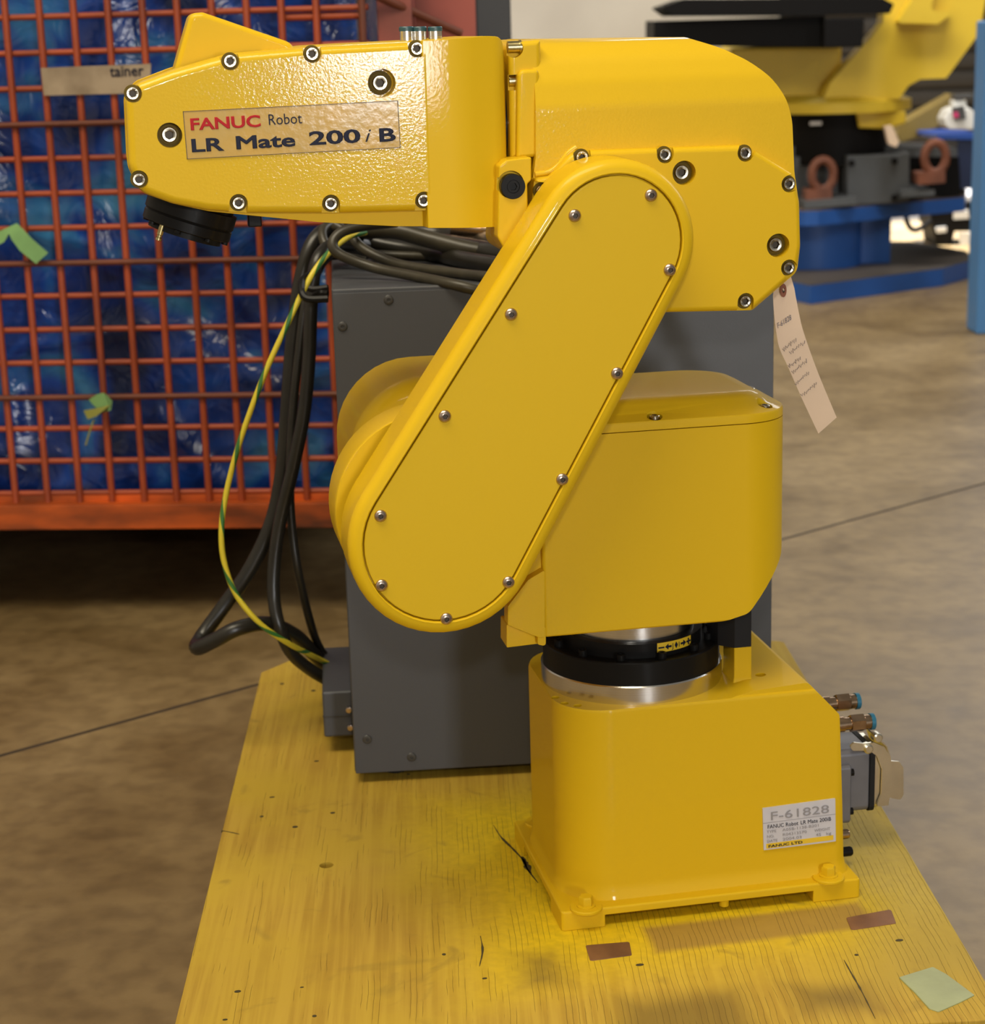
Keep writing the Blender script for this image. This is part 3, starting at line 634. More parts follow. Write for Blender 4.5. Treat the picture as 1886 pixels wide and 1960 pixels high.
# --- turret (second body on the swivel)
TY0, TY1 = -0.070, 0.092
tplan = [(-0.062, TY0), (0.1435, TY0), (0.1435, TY1), (-0.062, TY1)]
mb = rprism(tplan, [0.003, 0.042, 0.060, 0.01], [(0.002, 0.2455), (0, 0.2475), (0, 0.4045)], 'XY', 10)
tside = U([(1045, 1221), (1386, 1190), (1443, 1170), (1526, 1055)], TY0)
tside = [(-0.1, 0.2462), (tside[1][0], 0.2462), (0.1045, 0.2515), (0.1440, 0.2985), (0.2, 0.36), (0.2, 0.42), (-0.1, 0.42)]
turret = build(mb, 'turret_body', P, robot, isect=rprism(tside, [0.001, 0.03, 0.012, 0.03, 0.01, 0.001, 0.001], [(0, -0.2), (0, 0.2)], 'XZ', 8))
lidcut = MB(); lid_scr = []
for px in ((1266, 806), (1488, 782), (1490, 739), (1416, 710)):
    p = onZ(*px, 0.4155); lid_scr.append(p)
lid_scr = [Vector((0.0300, -0.0630, 0.4105)), Vector((0.1225, -0.052, 0.4105)), Vector((0.1310, 0.010, 0.4125)), Vector((0.110, 0.074, 0.4145))]
mb = rprism(tplan, [0.003, 0.042, 0.060, 0.01], [(0.0, 0.4052), (0, 0.4105), (0.0008, 0.4122), (0.012, 0.4160), (0.018, 0.4215), (0.024, 0.4245), (0.032, 0.4255)], 'XY', 10)
for c in lid_scr: lidcut.lathe([(0.0062, 0.0), (0.0062, 0.03)], (c.x, c.y, c.z), seg=18)
lid = build(mb, 'turret_lid', P, robot, cut=lidcut)
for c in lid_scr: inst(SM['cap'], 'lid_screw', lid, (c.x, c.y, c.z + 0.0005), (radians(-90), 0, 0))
# --- motor dome, joint disc and hard-stop bracket left of the arm
dome = rprism([(-0.201, 0.30), (-0.05, 0.30), (-0.05, 0.4490), (-0.2015, 0.4490)], [0.02, 0.001, 0.001, 0.062], qr(0.026, -0.040, 0.075, 10, 0.004), 'XZ', 10)
build(dome, 'motor_dome', P, robot, ang=40)
jd = MB(); jd.lathe([(0.0735, 0.060), (0.0735, 0.098), (0.0725, 0.100), (0.055, 0.100)], (-0.150, 0.0, 0.3635), (0, -1, 0), 64)
build(jd, 'joint_disc', P, robot)
jb = MB(); jb.lathe([(0.060, 0.0), (0.060, 0.098)], (-0.150, 0.0, 0.350), (0, -1, 0), 48); jb.box((-0.10, -0.02, 0.345), (0.06, 0.045, 0.055))
build(jb, 'joint_hub', P, robot, bevel=0.002)
sb = U([(968, 1192), (968, 1237), (1040, 1228), (1040, 1195)], -0.060)
bk = rprism(sb, 0.001, [(0, -0.064), (0, -0.040)], 'XZ', 2)
sb2 = U([(972, 1160), (972, 1196), (1032, 1220), (1043, 1220), (1043, 1090), (1010, 1110)], -0.074)
rprism(sb2, 0.001, [(0, -0.075), (0, -0.060)], 'XZ', 2, bk)
sb3 = U([(1030, 1200), (1030, 1235), (1046, 1238), (1046, 1200)], -0.072)
rprism(sb3, 0.002, [(0, -0.071), (0, -0.062)], 'XZ', 3, bk)
build(bk, 'stop_bracket', P, robot, bevel=0.0006, seg=2)
# --- lower arm link
AL, RL, AU, RU = Vector((-0.1510, 0.3500)), 0.0690, Vector((-0.0205, 0.5585)), 0.0580
def hull(inset, n=24):
    d = AU - AL; D = d.length; base = atan2(d.y, d.x); ph = math.acos((RL - RU) / D); out = []
    for k in range(n + 1):
        t = base - ph + 2 * ph * k / n; out.append(AU + Vector((cos(t), sin(t))) * (RU - inset))
    for k in range(n + 1):
        t = base + ph + (2 * pi - 2 * ph) * k / n; out.append(AL + Vector((cos(t), sin(t))) * (RL - inset))
    return out
rg = lambda i, y: [(p.x, y, p.y) for p in hull(i)]
b = 0.0085
prof = [(0, -0.1045)] + [(b * (1 - cos(pi / 2 * j / 7)), -0.150 + b * (1 - sin(pi / 2 * j / 7))) for j in range(8)] + [(0.0092, -0.1503), (0.0100, -0.1498), (0.0104, -0.1485), (0.0104, -0.1440)]
arm = build(MB().loft([rg(i, y) for i, y in prof]), 'arm_link', P, robot, ang=35)
cov = build(MB().loft([rg(i, y) for i, y in ((0.0114, -0.1435), (0.0114, -0.1487), (0.0118, -0.1492), (0.0126, -0.1494))]), 'arm_cover', M['paint_satin'], robot, ang=35)
for px in ((1101, 413), (1247, 374), (1283, 517), (979, 602), (1182, 715), (852, 797), (1077, 918), (729, 988), (731, 1121), (974, 1115), (855, 1185)):
    p = onY(*px, -0.1502); inst(SM['button'], 'button_screw', cov, (p.x, -0.1494, p.z), (0, random.uniform(0, 1), 0))
# --- elbow housing
HY = -0.092
hs = U([(1026, 75), (1335, 71), (1395, 92), (1445, 119), (1482, 150), (1506, 188), (1517, 230), (1521, 330), (1530, 390), (1532, 470), (1526, 520), (1440, 594), (1290, 597), (1180, 600), (1000, 500), (1026, 300)], HY)
mb = rprism(hs, [0.006, 0.002, 0.08, 0.08, 0.06, 0.05, 0.05, 0.05, 0.02, 0.02, 0.01, 0.006, 0.01, 0.01, 0.01, 0.004], [(0, HY - 0.05), (0, 0.055)], 'XZ', 5)
zt = hs[0][1]
yz = [(HY, 0.48), (HY, zt - 0.048), (HY + 0.0045, zt - 0.030), (HY + 0.013, zt - 0.014), (HY + 0.026, zt - 0.004), (HY + 0.040, zt + 0.0005), (0.040, zt + 0.0005), (0.055, zt - 0.03), (0.055, 0.48)]
mb2 = rprism(yz, [0.001, 0.03, 0.03, 0.03, 0.03, 0.03, 0.02, 0.02, 0.001], [(0, -0.2), (0, 0.2)], 'YZ', 6)
elbow = build(mb, 'elbow_housing', M['paint_rough'], robot, isect=mb2, bevel=0.0022, seg=3, ang=35)
CYF = -0.1035
cv = [(1026, 342), (1055, 338), (1090, 300), (1104, 289), (1432, 278), (1520, 333), (1533, 385), (1535, 470), (1527, 520), (1441, 595), (1285, 598), (1120, 600), (1012, 470)]
cvp = U(cv, CYF)
cscr = [(1115, 301), (1274, 296), (1428, 293), (1512, 352), (1511, 513), (1428, 577), (1038, 366)]
cdeep = [(1310, 331), (1490, 470)]
def slot(mb, c, d, r, y0, y1, ln=0.03, n=10):
    """U-shaped pocket: round end at c, open along direction d"""
    a0 = atan2(d[1], d[0]); pts = [(c[0] + r * cos(a0 + pi / 2 + pi * k / n), c[1] + r * sin(a0 + pi / 2 + pi * k / n)) for k in range(n + 1)]
    pts += [(c[0] + r * sin(a0) + d[0] * ln, c[1] - r * cos(a0) + d[1] * ln), (c[0] - r * sin(a0) + d[0] * ln, c[1] + r * cos(a0) + d[1] * ln)]
    return mb.loft([[(x, y, z) for x, z in pts] for y in (y0, y1)])
def outdir(c, poly):
    best = None; k = len(poly)
    for i in range(k):
        a, b2 = Vector(poly[i]), Vector(poly[(i + 1) % k]); e = b2 - a; t = max(0, min(1, (Vector(c) - a).dot(e) / e.length_squared)); q2 = a + e * t; dd = (q2 - Vector(c))
        if best is None or dd.length < best.length: best = dd
    return best.normalized()
cut = MB(); spots = []
for px in cscr:
    c = U([px], CYF)[0]; spots.append(c); slot(cut, c, outdir(c, cvp), 0.0063, CYF - 0.01, CYF + 0.0048)
dspots = []
for px in cdeep:
    c = U([px], CYF)[0]; dspots.append(c); cyl(cut, c, 0.0088, CYF - 0.01, CYF + 0.0098, 28, 'Y')
mb = rprism(cvp, [0.002, 0.003, 0.006, 0.004, 0.006, 0.006, 0.02, 0.02, 0.006, 0.006, 0.004, 0.004, 0.004], qr(0.0042, CYF, HY + 0.004, 5), 'XZ', 5)
ecov = build(mb, 'elbow_cover', P, robot, cut=cut, ang=32)
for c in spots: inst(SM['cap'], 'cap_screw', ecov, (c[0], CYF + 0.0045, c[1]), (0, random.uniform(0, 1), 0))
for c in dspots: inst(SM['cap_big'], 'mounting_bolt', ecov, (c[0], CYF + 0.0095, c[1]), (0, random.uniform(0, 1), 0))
# left flange of the elbow
f1 = U([(974, 90), (985, 80), (1036, 76), (1040, 300), (978, 304)], -0.082)
mb = rprism(f1, [0.006, 0.006, 0.001, 0.001, 0.001], qr(0.004, -0.082, 0.045, 4), 'XZ', 4)
c2 = MB(); pk = U([(985, 93), (987, 158)], -0.082); slot(c2, pk[0], (-0.7, 0.7), 0.0065, -0.1, -0.074); slot(c2, pk[1], (-1, 0), 0.0055, -0.1, -0.077)
flg = build(mb, 'elbow_flange', P, robot, cut=c2)
f2 = U([(992, 134), (1033, 132), (1036, 300), (990, 304)], -0.088)
build(rprism(f2, [0.005, 0.003, 0.002, 0.002], qr(0.003, -0.0875, -0.070, 4), 'XZ', 4), 'flange_rib', P, robot)
for c in pk:
    mb = MB(); mb.lathe([(0.0042, 0.0), (0.0042, 0.011), (0.0036, 0.012)], (c[0] - 0.004, -0.0765, c[1] + 0.001), (1, 0, 0), 16)
    mb.lathe([(0.0050, 0.0), (0.0050, 0.0012)], (c[0] + 0.0045, -0.0765, c[1] + 0.001), (1, 0, 0), 16)
    build(mb, 'flange_bolt', M['zinc'], flg)
# clamp ear with the black bolt
EY = -0.106
ear = U([(956, 318), (970, 306), (1018, 301), (1018, 345), (1010, 352), (1012, 420), (1004, 455), (984, 490), (966, 478), (953, 455)], EY)
cut = MB(); ec = U([(982, 357)], EY)[0]; cyl(cut, (ec[0] - 0.0015, ec[1] + 0.0015), 0.0098, EY - 0.01, EY + 0.008, 28, 'Y')
ear_o = build(rprism(ear, [0.003, 0.005, 0.001, 0.003, 0.003, 0.01, 0.004, 0.004, 0.004, 0.006], qr(0.0015, EY, -0.078, 3), 'XZ', 5), 'clamp_ear', P, robot, cut=cut)
mb = MB(); mb.lathe([(0.0089, -0.006), (0.0089, 0.0010), (0.0086, 0.0014), (0.0048, 0.0014), (0.0046, 0.0004), (0.0042, 0.0004), (0.0042, 0.0012), (0.0030, 0.0012, 1), (0.0028, -0.001, 1)], (ec[0], EY, ec[1]), (0, -1, 0), 32)
build(mb, 'clamp_bolt', M['black'], ear_o)
g = MB(); gp = [onY(*p, -0.0925) for p in [(1024, 334), (1050, 330), (1068, 318), (1088, 294), (1104, 282)]]
g.tube(spline(gp, 6), 0.0022, 10)
build(g, 'sealant_bead', M['paint_rough'], robot, ang=60)

# --- forearm
FY = -0.100
fs = U([(238, 190), (262, 160), (330, 134), (440, 103), (600, 88), (820, 77), (930, 69), (963, 70), (972, 130), (974, 330), (972, 434), (760, 434), (610, 426), (480, 413), (400, 405), (330, 390), (268, 368), (244, 318)], FY + 0.010)
mb = rprism(fs, [0.012, 0.012, 0.04, 0.05, 0.06, 0.06, 0.02, 0.008, 0.02, 0.02, 0.003, 0.05, 0.05, 0.02, 0.02, 0.03, 0.014, 0.014], [(0, -0.16), (0, 0.12)], 'XZ', 6)
xr = max(a for a, b2 in fs)
fpl = [(-0.4, FY + 0.0130), (-0.1480, FY + 0.0130), (-0.1462, FY + 0.0002), (-0.118, FY + 0.0002), (xr + 0.0002, FY + 0.012), (xr + 0.0002, 0.035), (-0.19, 0.035), (-0.25, 0.0), (-0.4, 0.0)]
mb2 = rprism(fpl, [0.001, 0.001, 0.001, 0.06, 0.016, 0.02, 0.03, 0.02, 0.001], [(0, 0.4), (0, 0.8)], 'XY', 7)
# wrist slot between the two cheeks
wc = MB(); wc.box((-0.33, -0.037, 0.64), (0.075, 0.026, 0.2))
fore = build(mb, 'forearm_body', P, robot, isect=mb2, cut=wc, bevel=0.0035, seg=4, ang=35)
fc = [(240, 188), (263, 160), (330, 135), (440, 104), (600, 90), (823, 79), (834, 402), (640, 407), (470, 407), (400, 402), (330, 389), (270, 367), (246, 318)]
fcp = U(fc, FY + 0.006)
fscr = [(254, 179), (441, 117), (598, 103), (799, 93), (266, 344), (457, 389), (634, 390), (812, 384)]
cut = MB(); spots = []
for px in fscr:
    c = U([px], FY)[0]; spots.append(c); slot(cut, c, outdir(c, fcp), 0.0064, FY - 0.01, FY + 0.0052)
dsp = []
for px, r in (((325, 259), 0.0086), ((731, 159), 0.0098)):
    c = U([px], FY)[0]; dsp.append(c); cyl(cut, c, r, FY - 0.01, FY + 0.0122, 32, 'Y')
mb = rprism(fcp, [0.010, 0.012, 0.04, 0.05, 0.06, 0.0012, 0.0012, 0.05, 0.02, 0.02, 0.03, 0.014, 0.014], qr(0.0058, FY, FY + 0.0135, 6), 'XZ', 6)
fcov = build(mb, 'forearm_cover', M['paint_rough'], robot, cut=cut, ang=32)
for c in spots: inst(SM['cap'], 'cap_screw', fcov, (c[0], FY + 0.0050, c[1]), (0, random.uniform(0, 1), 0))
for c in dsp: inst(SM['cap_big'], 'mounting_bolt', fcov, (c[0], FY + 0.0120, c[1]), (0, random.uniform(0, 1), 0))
# model label
q = [onY(*c, FY - 0.0004) for c in ((350, 213), (763, 192), (766, 283), (358, 305))]
ml = build(rprism([(a.x, a.z) for a in q], 0.0005, [(0, FY + 0.001), (0, FY - 0.0003)], 'XZ', 2), 'model_label', M['label'], robot); ml['label'] = 'amber film label with red and navy model lettering'
lu = (q[1] - q[0] + q[2] - q[3]).normalized(); lv2 = (q[0] - q[3]).normalized(); lw = (q[1] - q[0] + q[2] - q[3]).length / 2; lh = (q[0] - q[3]).length
lp = lambda a, b2: q[3] + lu * (a * lw) + lv2 * (b2 * lh) + Vector((0, -0.0002, 0))
rim = MB()
for (a0, b0, a1, b1) in ((0, 0, 1, 0.012), (0, 0.988, 1, 1), (0, 0, 0.003, 1), (0.997, 0, 1, 1)):
    rim.loft([[lp(x, y) + Vector((0, d, 0)) for x, y in ((a0, b0), (a1, b0), (a1, b1), (a0, b1))] for d in (0.0005, 0.0)])
build(rim, 'label_border', M['socket'], ml)
def lt(s, a, b2, h, wf, m, bold=0.0, shear=0.0): text(s, 'lettering', h * lh * 1.38, lp(a, b2), lu, lv2, m, ml, bold=bold, fit=wf * lw, shear=shear)
lt('FANUC', 0.025, 0.605, 0.245, 0.322, M['red'], 0.028)
lt('Robot', 0.385, 0.625, 0.235, 0.155, M['ink'], -0.018)
lt('LR', 0.020, 0.150, 0.275, 0.150, M['ink'], 0.028); lt('Mate', 0.225, 0.160, 0.275, 0.275, M['ink'], 0.028)
lt('200', 0.570, 0.165, 0.285, 0.242, M['ink'], 0.028); lt('i', 0.828, 0.165, 0.29, 0.030, M['ink'], 0.0, 0.35); lt('B', 0.895, 0.155, 0.285, 0.078, M['ink'], 0.028)
# push-in ports on top of the forearm
for px in (778, 803, 833):
    p = onY(px, 60, -0.035); mb = MB(); top = onY(px, 56, -0.035).z
    mb.lathe([(0.0050, 0.690), (0.0050, top - 0.0012)], (p.x, -0.035, 0), seg=24); prt = build(mb, 'push_in_port', M['steel'], robot)
    mb = MB(); mb.lathe([(0.0054, top - 0.0013), (0.0054, top + 0.0012), (0.0048, top + 0.002), (0.0032, top + 0.002), (0.003, top - 0.001)], (p.x, -0.035, 0), seg=24); build(mb, 'release_ring', M['tealdark'], prt)
# dark joint tube in the gap between forearm and elbow
mb = MB(); mb.lathe([(0.048, xr - 0.02), (0.048, -0.05)], (0, -0.025, 0.636), (1, 0, 0), 48); build(mb, 'joint_tube', M['black'], robot)
# wrist block and tool flange
WY0, WY1 = -0.060, -0.012
wax = Vector((0.335, 0.942)).normalized()
wb_ = U([(333, 128), (362, 26), (386, 24), (566, 86), (520, 330), (440, 384), (275, 360)], -0.040)
build(rprism(wb_, [0.01, 0.006, 0.006, 0.01, 0.01, 0.004, 0.004], qr(0.004, WY0, WY1, 4, 0.004), 'XZ', 5), 'wrist_block', P, robot)
fa = onY(360, 425, -0.036); fax = Vector((-0.335, 0, -0.942)).normalized()
tf0 = fa - fax * 0.020
mb = MB(); mb.lathe([(0.0300, -0.012), (0.0300, 0.006), (0.0330, 0.0065), (0.0330, 0.0165), (0.0322, 0.0170), (0.0318, 0.0178), (0.0325, 0.0185), (0.0325, 0.0250), (0.0315, 0.0256), (0.0270, 0.0256), (0.0270, 0.0300), (0.012, 0.0300), (0.012, 0.026)], tf0, fax, 48)
flange = build(mb, 'tool_flange', M['black'], robot, ang=35); flange['label'] = 'black round tool flange'
su = Vector((0, 1, 0)); sv = fax.cross(su)
for k in range(8):
    t = 2 * pi * (k + 0.3) / 8; c = tf0 + (su * cos(t) + sv * sin(t)) * 0.0298 + fax * 0.0255
    mb = MB(); mb.lathe([(0.0024, 0), (0.0024, 0.0022), (0.0014, 0.0022), (0.0013, 0.0008)], c, fax, 12); build(mb, 'flange_screw', M['black'], flange)
c = onY(306, 449, -0.055); mb = MB(); mb.lathe([(0.0022, -0.010), (0.0022, 0.0), (0.0016, 0.0004), (0.0016, 0.002), (0.0022, 0.0024), (0.0022, 0.0042)], c, fax, 14); build(mb, 'locating_pin', M['zinc'], flange)
c = onY(487, 420, -0.03); mb = MB(); mb.box(c, (0.005, 0.006, 0.005)); build(mb, 'cable_clip', M['black'], robot, bevel=0.001)
# ------------------------------------------------------------------ manila tag tied behind the elbow
tag_t = thing('paper_tag', 'manila paper tag with brown eyelet hanging below the yellow elbow cover', 'tag', onY(1500, 556, -0.03))
Lp = [(1480, 566), (1482, 600), (1487, 640), (1493, 668), (1510, 705), (1535, 762), (1567, 830)]
Rp = [(1521, 552), (1525, 575), (1531, 605), (1537, 630), (1551, 672), (1571, 725), (1602, 799)]
yk = [-0.030, -0.031, -0.033, -0.034, -0.033, -0.030, -0.026]
lpt = spline([onY(*a, y) for a, y in zip(Lp, yk)], 4); rpt = spline([onY(*a, y - 0.004) for a, y in zip(Rp, yk)], 4)
top = [onY(1484, 538, -0.029), onY(1514, 528, -0.031)]
lpt = [top[0]] + lpt; rpt = [top[1]] + rpt
th = Vector((0.0001, 0.0004, 0)); mb = MB()
mb.loft([[a, b2, b2 + th, a + th] for a, b2 in zip(lpt, rpt)]); build(mb, 'tag_card', M['tagpaper'], tag_t, ang=80)
ec_ = onY(1500, 556, -0.0335); mb = MB(); mb.lathe([(0.0046, -0.001), (0.0046, 0.0003), (0.0018, 0.0004), (0.0015, -0.001)], (0, 0, 0), (0, -1, 0.02), 20)
e = build(mb, 'eyelet', M['eyelet']); e.scale = (0.55, 1, 1.15); e.location = ec_; attach(e, tag_t)
mb = MB(); mb.lathe([(0.0012, -0.0009), (0.0012, 0.0006)], ec_, (0, -1, 0), 10); build(mb, 'eyelet_hole', M['socket'], tag_t)
mb = MB(); mb.tube(spline([ec_ + Vector((0, -0.0008, 0)), ec_ + Vector((-0.003, 0.006, 0.012)), ec_ + Vector((-0.012, 0.012, 0.022))], 5), 0.0006, 6); build(mb, 'tie_string', M['tagpaper'], tag_t)
def on_tag(px, off=0.0008):
    best = None
    for i in range(len(lpt) - 1):
        # plane of that piece of the tag
        nn = (rpt[i] - lpt[i]).cross(lpt[i + 1] - lpt[i]).normalized(); d = ray(*px); t = (lpt[i] - CAM).dot(nn) / d.dot(nn); p = CAM + d * t
        s_ = (p - lpt[i]).dot((lpt[i + 1] - lpt[i])) / (lpt[i + 1] - lpt[i]).length_squared
        sc = abs(s_ - 0.5)
        if best is None or sc < best[0]: best = (sc, p - d * (off / d.length))
    return best[1]
a, b2 = on_tag((1489, 629)), on_tag((1515, 612)); u_ = b2 - a
text('F-61828', 'lettering', 0.0060, a, u_, Vector((-0.15, 0, 1)) - u_ * 0, M['pencil'], tag_t, fit=u_.length)
lines = [((1499, 670), (1525, 650)), ((1512, 676), (1542, 655)), ((1510, 702), (1533, 685)), ((1517, 714), (1545, 690)), ((1522, 736), (1549, 713)), ((1534, 758), (1564, 734))]
mb = MB()
for (a, b2) in lines:
    n = 16; pts = []
    for k in range(n + 1):
        f = k / n; amp = random.uniform(1.0, 4.0) * (1 if k % 2 else -1); x = a[0] + (b2[0] - a[0]) * f; y = a[1] + (b2[1] - a[1]) * f
        if k in (6, 7, 11): amp *= 0.2
        pts.append(on_tag((x + amp * 0.35, y + amp)))
    mb.tube(pts, 0.00022, 5)
build(mb, 'handwriting', M['pencil'], tag_t)

# ------------------------------------------------------------------ grey control cabinet
CA = radians(-6.4); cu_ = Vector((cos(CA), sin(CA), 0)); cn_ = Vector((-sin(CA), cos(CA), 0)); K0 = Vector((-0.1785, 0.2752, 0.010))
cw, chh, cdp = 0.409, 0.4705, 0.36
cab = thing('control_cabinet', 'dark grey metal control cabinet standing on the board behind the robot', 'cabinet', K0 + cu_ * cw / 2 + cn_ * cdp / 2 - Vector((0, 0, 0.010)))
KP = lambda u, d, z: K0 + cu_ * u + cn_ * d + Vector((0, 0, z))
mb = MB(); mb.box(KP(cw / 2, cdp / 2 + 0.001, chh / 2), (cw / 2, cdp / 2 - 0.001, chh / 2), (cu_, cn_, Vector((0, 0, 1))))
build(mb, 'cabinet_body', M['grey'], cab, bevel=0.002)
mb = MB(); mb.box(KP(cw / 2, -0.0005, chh / 2 - 0.0015), (cw / 2 - 0.0008, 0.0012, chh / 2 - 0.002), (cu_, cn_, Vector((0, 0, 1))))
fp_ = build(mb, 'front_panel', M['grey'], cab, bevel=0.0008, seg=2)
for u, d in ((0.04, 0.03), (cw - 0.04, 0.03), (0.04, cdp - 0.03), (cw - 0.04, cdp - 0.03)):
    mb = MB(); mb.lathe([(0.010, 0), (0.012, 0.010)], KP(u, d, -0.010), seg=16); build(mb, 'foot', M['blackmatte'], cab)
for px in ((656, 625), (744, 574), (703, 1415), (788, 1449)):
    d = ray(*px); t = (KP(0, -0.0017, 0) - CAM).dot(cn_) / d.dot(cn_); p = CAM + d * t
    mb = MB(); mb.lathe([(0.0045, -0.001), (0.0045, 0.0006), (0.0038, 0.0013), (0.0022, 0.0015), (0.0017, 0.0014), (0.0015, 0.0004)], p, -cn_, 20)
    build(mb, 'panel_screw', M['greydark'], fp_)
jb0 = onZ(622, 1412, 0.018); jd0 = (jb0 - K0).dot(cn_)
juu = (jb0 - K0).dot(cu_); jz = 0.018; jt = onY(620, 1325, jb0.y).z
mb = MB(); mb.box(KP(juu / 2, jd0 + 0.0725, (jz + jt) / 2 - K0.z), (-juu / 2 + 0.0005, 0.0725, (jt - jz) / 2), (cu_, cn_, Vector((0, 0, 1))))
jbx = build(mb, 'terminal_box', M['grey'], cab, bevel=0.0025)
mb = MB(); zc = onY(640, 1370, jb0.y).z; mb.box(KP(juu / 2, jd0 + 0.0715, zc - K0.z), (-juu / 2 + 0.0008, 0.0722, 0.0004), (cu_, cn_, Vector((0, 0, 1)))); build(mb, 'box_seam', M['greydark'], jbx)
for px in ((669, 1357), (672, 1391)):
    p = onY(*px, jb0.y - 0.004); mb = MB(); mb.lathe([(0.0030, 0), (0.0030, 0.004), (0.0020, 0.0045)], p, (-0.3, -1, 0), 12); build(mb, 'box_screw', M['screw_warm'], jbx)
br_ = [[(628, 572, .33), (590, 572, .335), (578, 560, .34), (578, 540, .35), (588, 528, .36), (600, 522, .37)], [(628, 562, .36), (608, 562, .365), (600, 570, .37)], [(628, 551, .39), (600, 554, .395), (585, 548, .40)]]
mb = MB()
for pth in br_: mb.tube(spline([onY(x, y, Y) for x, y, Y in pth], 6), 0.0035, 8)
build(mb, 'cable_bracket', M['black'], cab)

# ------------------------------------------------------------------ cables
def on_top(x, y, lim, r):
    """rest a cable of radius r on the cabinet top, no further back than lim, hanging over the front edge where it must"""
    p = onZ(x, y, K0.z + chh + r)
    if p.y > lim: return onY(x, y, lim)
    fy = 0.2752 - 0.1122 * (p.x + 0.1785) - r - 0.004
    return onY(x, y, fy) if p.y < fy + 2 * r else p
def cable(name, label, pts, r, m, group=None, uv=False, cat='cable', top=False):
    path = spline([on_top(x, y, Y, r) if top else onY(x, y, Y) for x, y, Y in pts], 12); mb = MB(); mb.tube(path, r, 12, uv=uv)
    o = build(mb, name, m, ang=80); tag(o, label, cat, group)
    if uv:
        me = o.data; l = me.uv_layers.new(name='UVMap'); ls = mb.uv[1]; sg = mb.uv[2]
        for pg in me.polygons:
            vi = list(pg.vertices); ks = [v % sg for v in vi]; wrapk = (max(ks) == sg - 1 and min(ks) == 0)
            for li, v in zip(pg.loop_indices, vi):
                k = v % sg; kk = k + sg if (wrapk and k == 0) else k
                l.data[li].uv = (kk / sg, ls[v // sg])
    return o
cable('power_cable', 'thickest black cable, looping out to the left before the terminal box',
      [(720, 452, .50), (650, 436, .47), (606, 455, .45), (580, 520, .44), (562, 640, .44), (551, 780, .44), (541, 900, .44), (520, 1000, .44), (478, 1090, .44), (425, 1165, .44), (384, 1222, .43), (378, 1240, .40), (410, 1226, .385), (455, 1203, .38), (510, 1194, .40), (563, 1215, .44), (603, 1254, .474), (640, 1284, .482)], 0.0078, M['cable'])
cable('signal_cable', 'black glossy cable hanging straight down beside the grey cabinet',
      [(700, 470, .47), (640, 468, .43), (607, 500, .405), (596, 580, .40), (592, 680, .40), (582, 790, .40), (560, 900, .405), (538, 990, .41), (526, 1070, .41), (524, 1140, .405), (535, 1200, .395), (558, 1250, .405), (598, 1284, .428), (640, 1308, .436)], 0.0066, M['cable'])
cable('thin_black_cable', 'thin black cable bowing right into the top of the terminal box',
      [(690, 480, .46), (630, 490, .44), (590, 560, .425), (572, 680, .42), (560, 800, .42), (555, 930, .42), (560, 1020, .42), (572, 1100, .42), (592, 1184, .445), (609, 1234, .478), (636, 1274, .486)], 0.0045, M['cable'])
cable('earth_wire', 'green and yellow striped earth wire sagging left of the cabinet',
      [(700, 445, .40), (665, 455, .385), (626, 488, .365), (592, 535, .352), (548, 625, .348), (503, 725, .348), (458, 850, .348), (433, 945, .348), (424, 1015, .348), (429, 1075, .35), (452, 1138, .352), (497, 1193, .355), (553, 1232, .375), (602, 1257, .435), (640, 1276, .462)], 0.0028, M['earth'], uv=True, cat='wire')
cable('coiled_cable', 'thick dusty hose lying highest on the cabinet top', [(600, 520, .58), (640, 455, .50), (740, 440, .44), (820, 458, .42), (900, 478, .40), (985, 490, .39), (1060, 492, .38), (1180, 470, .38)], 0.0088, M['cable_grey'], cat='cable', group='cables heaped on the cabinet top')
cable('coiled_cable', 'dusty cable draped over the front edge of the cabinet top', [(760, 425, .36), (700, 432, .355), (655, 444, .35), (637, 466, .345), (652, 488, .34), (715, 512, .33), (800, 530, .315), (880, 547, .30), (960, 568, .29), (1020, 592, .28)], 0.0050, M['cable_grey'], top=True, group='cables heaped on the cabinet top')
cable('coiled_cable', 'dusty cable crossing just behind the front cabinet cable', [(640, 430, .42), (668, 448, .41), (698, 478, .39), (760, 505, .365), (850, 520, .345), (950, 531, .33), (1040, 538, .32)], 0.0050, M['cable_grey'], top=True, group='cables heaped on the cabinet top')
cable('coiled_cable', 'dusty cable lying flat on the back of the cabinet top', [(632, 490, .46), (680, 486, .47), (760, 489, .47), (850, 493, .47), (950, 503, .46), (1040, 510, .45)], 0.0046, M['cable_grey'], top=True, group='cables heaped on the cabinet top')
cable('coiled_cable', 'brown-dusted short cable loop at the left corner of the cabinet top', [(700, 430, .50), (650, 426, .46), (620, 438, .44), (622, 466, .425), (645, 486, .42), (700, 500, .41)], 0.0046, M['cable_grey'], top=True, group='cables heaped on the cabinet top')
cable('coiled_cable', 'black cable sagging under the thick dusty hose', [(680, 455, .50), (740, 470, .49), (820, 483, .47), (900, 500, .45), (1000, 513, .43), (1080, 515, .42)], 0.0085, M['cable'], top=True, group='cables heaped on the cabinet top')
cable('coiled_cable', 'black cable crossing behind everything on the cabinet top', [(650, 450, .60), (760, 445, .58), (860, 452, .56), (960, 470, .55), (1060, 480, .55)], 0.012, M['cable'], top=True, group='cables heaped on the cabinet top')
cable('coiled_cable', 'black cable bundle heaped beneath the forearm on the cabinet', [(700, 462, .55), (780, 462, .54), (860, 472, .53), (940, 486, .52), (1040, 496, .50)], 0.012, M['cable'], top=True, group='cables heaped on the cabinet top')
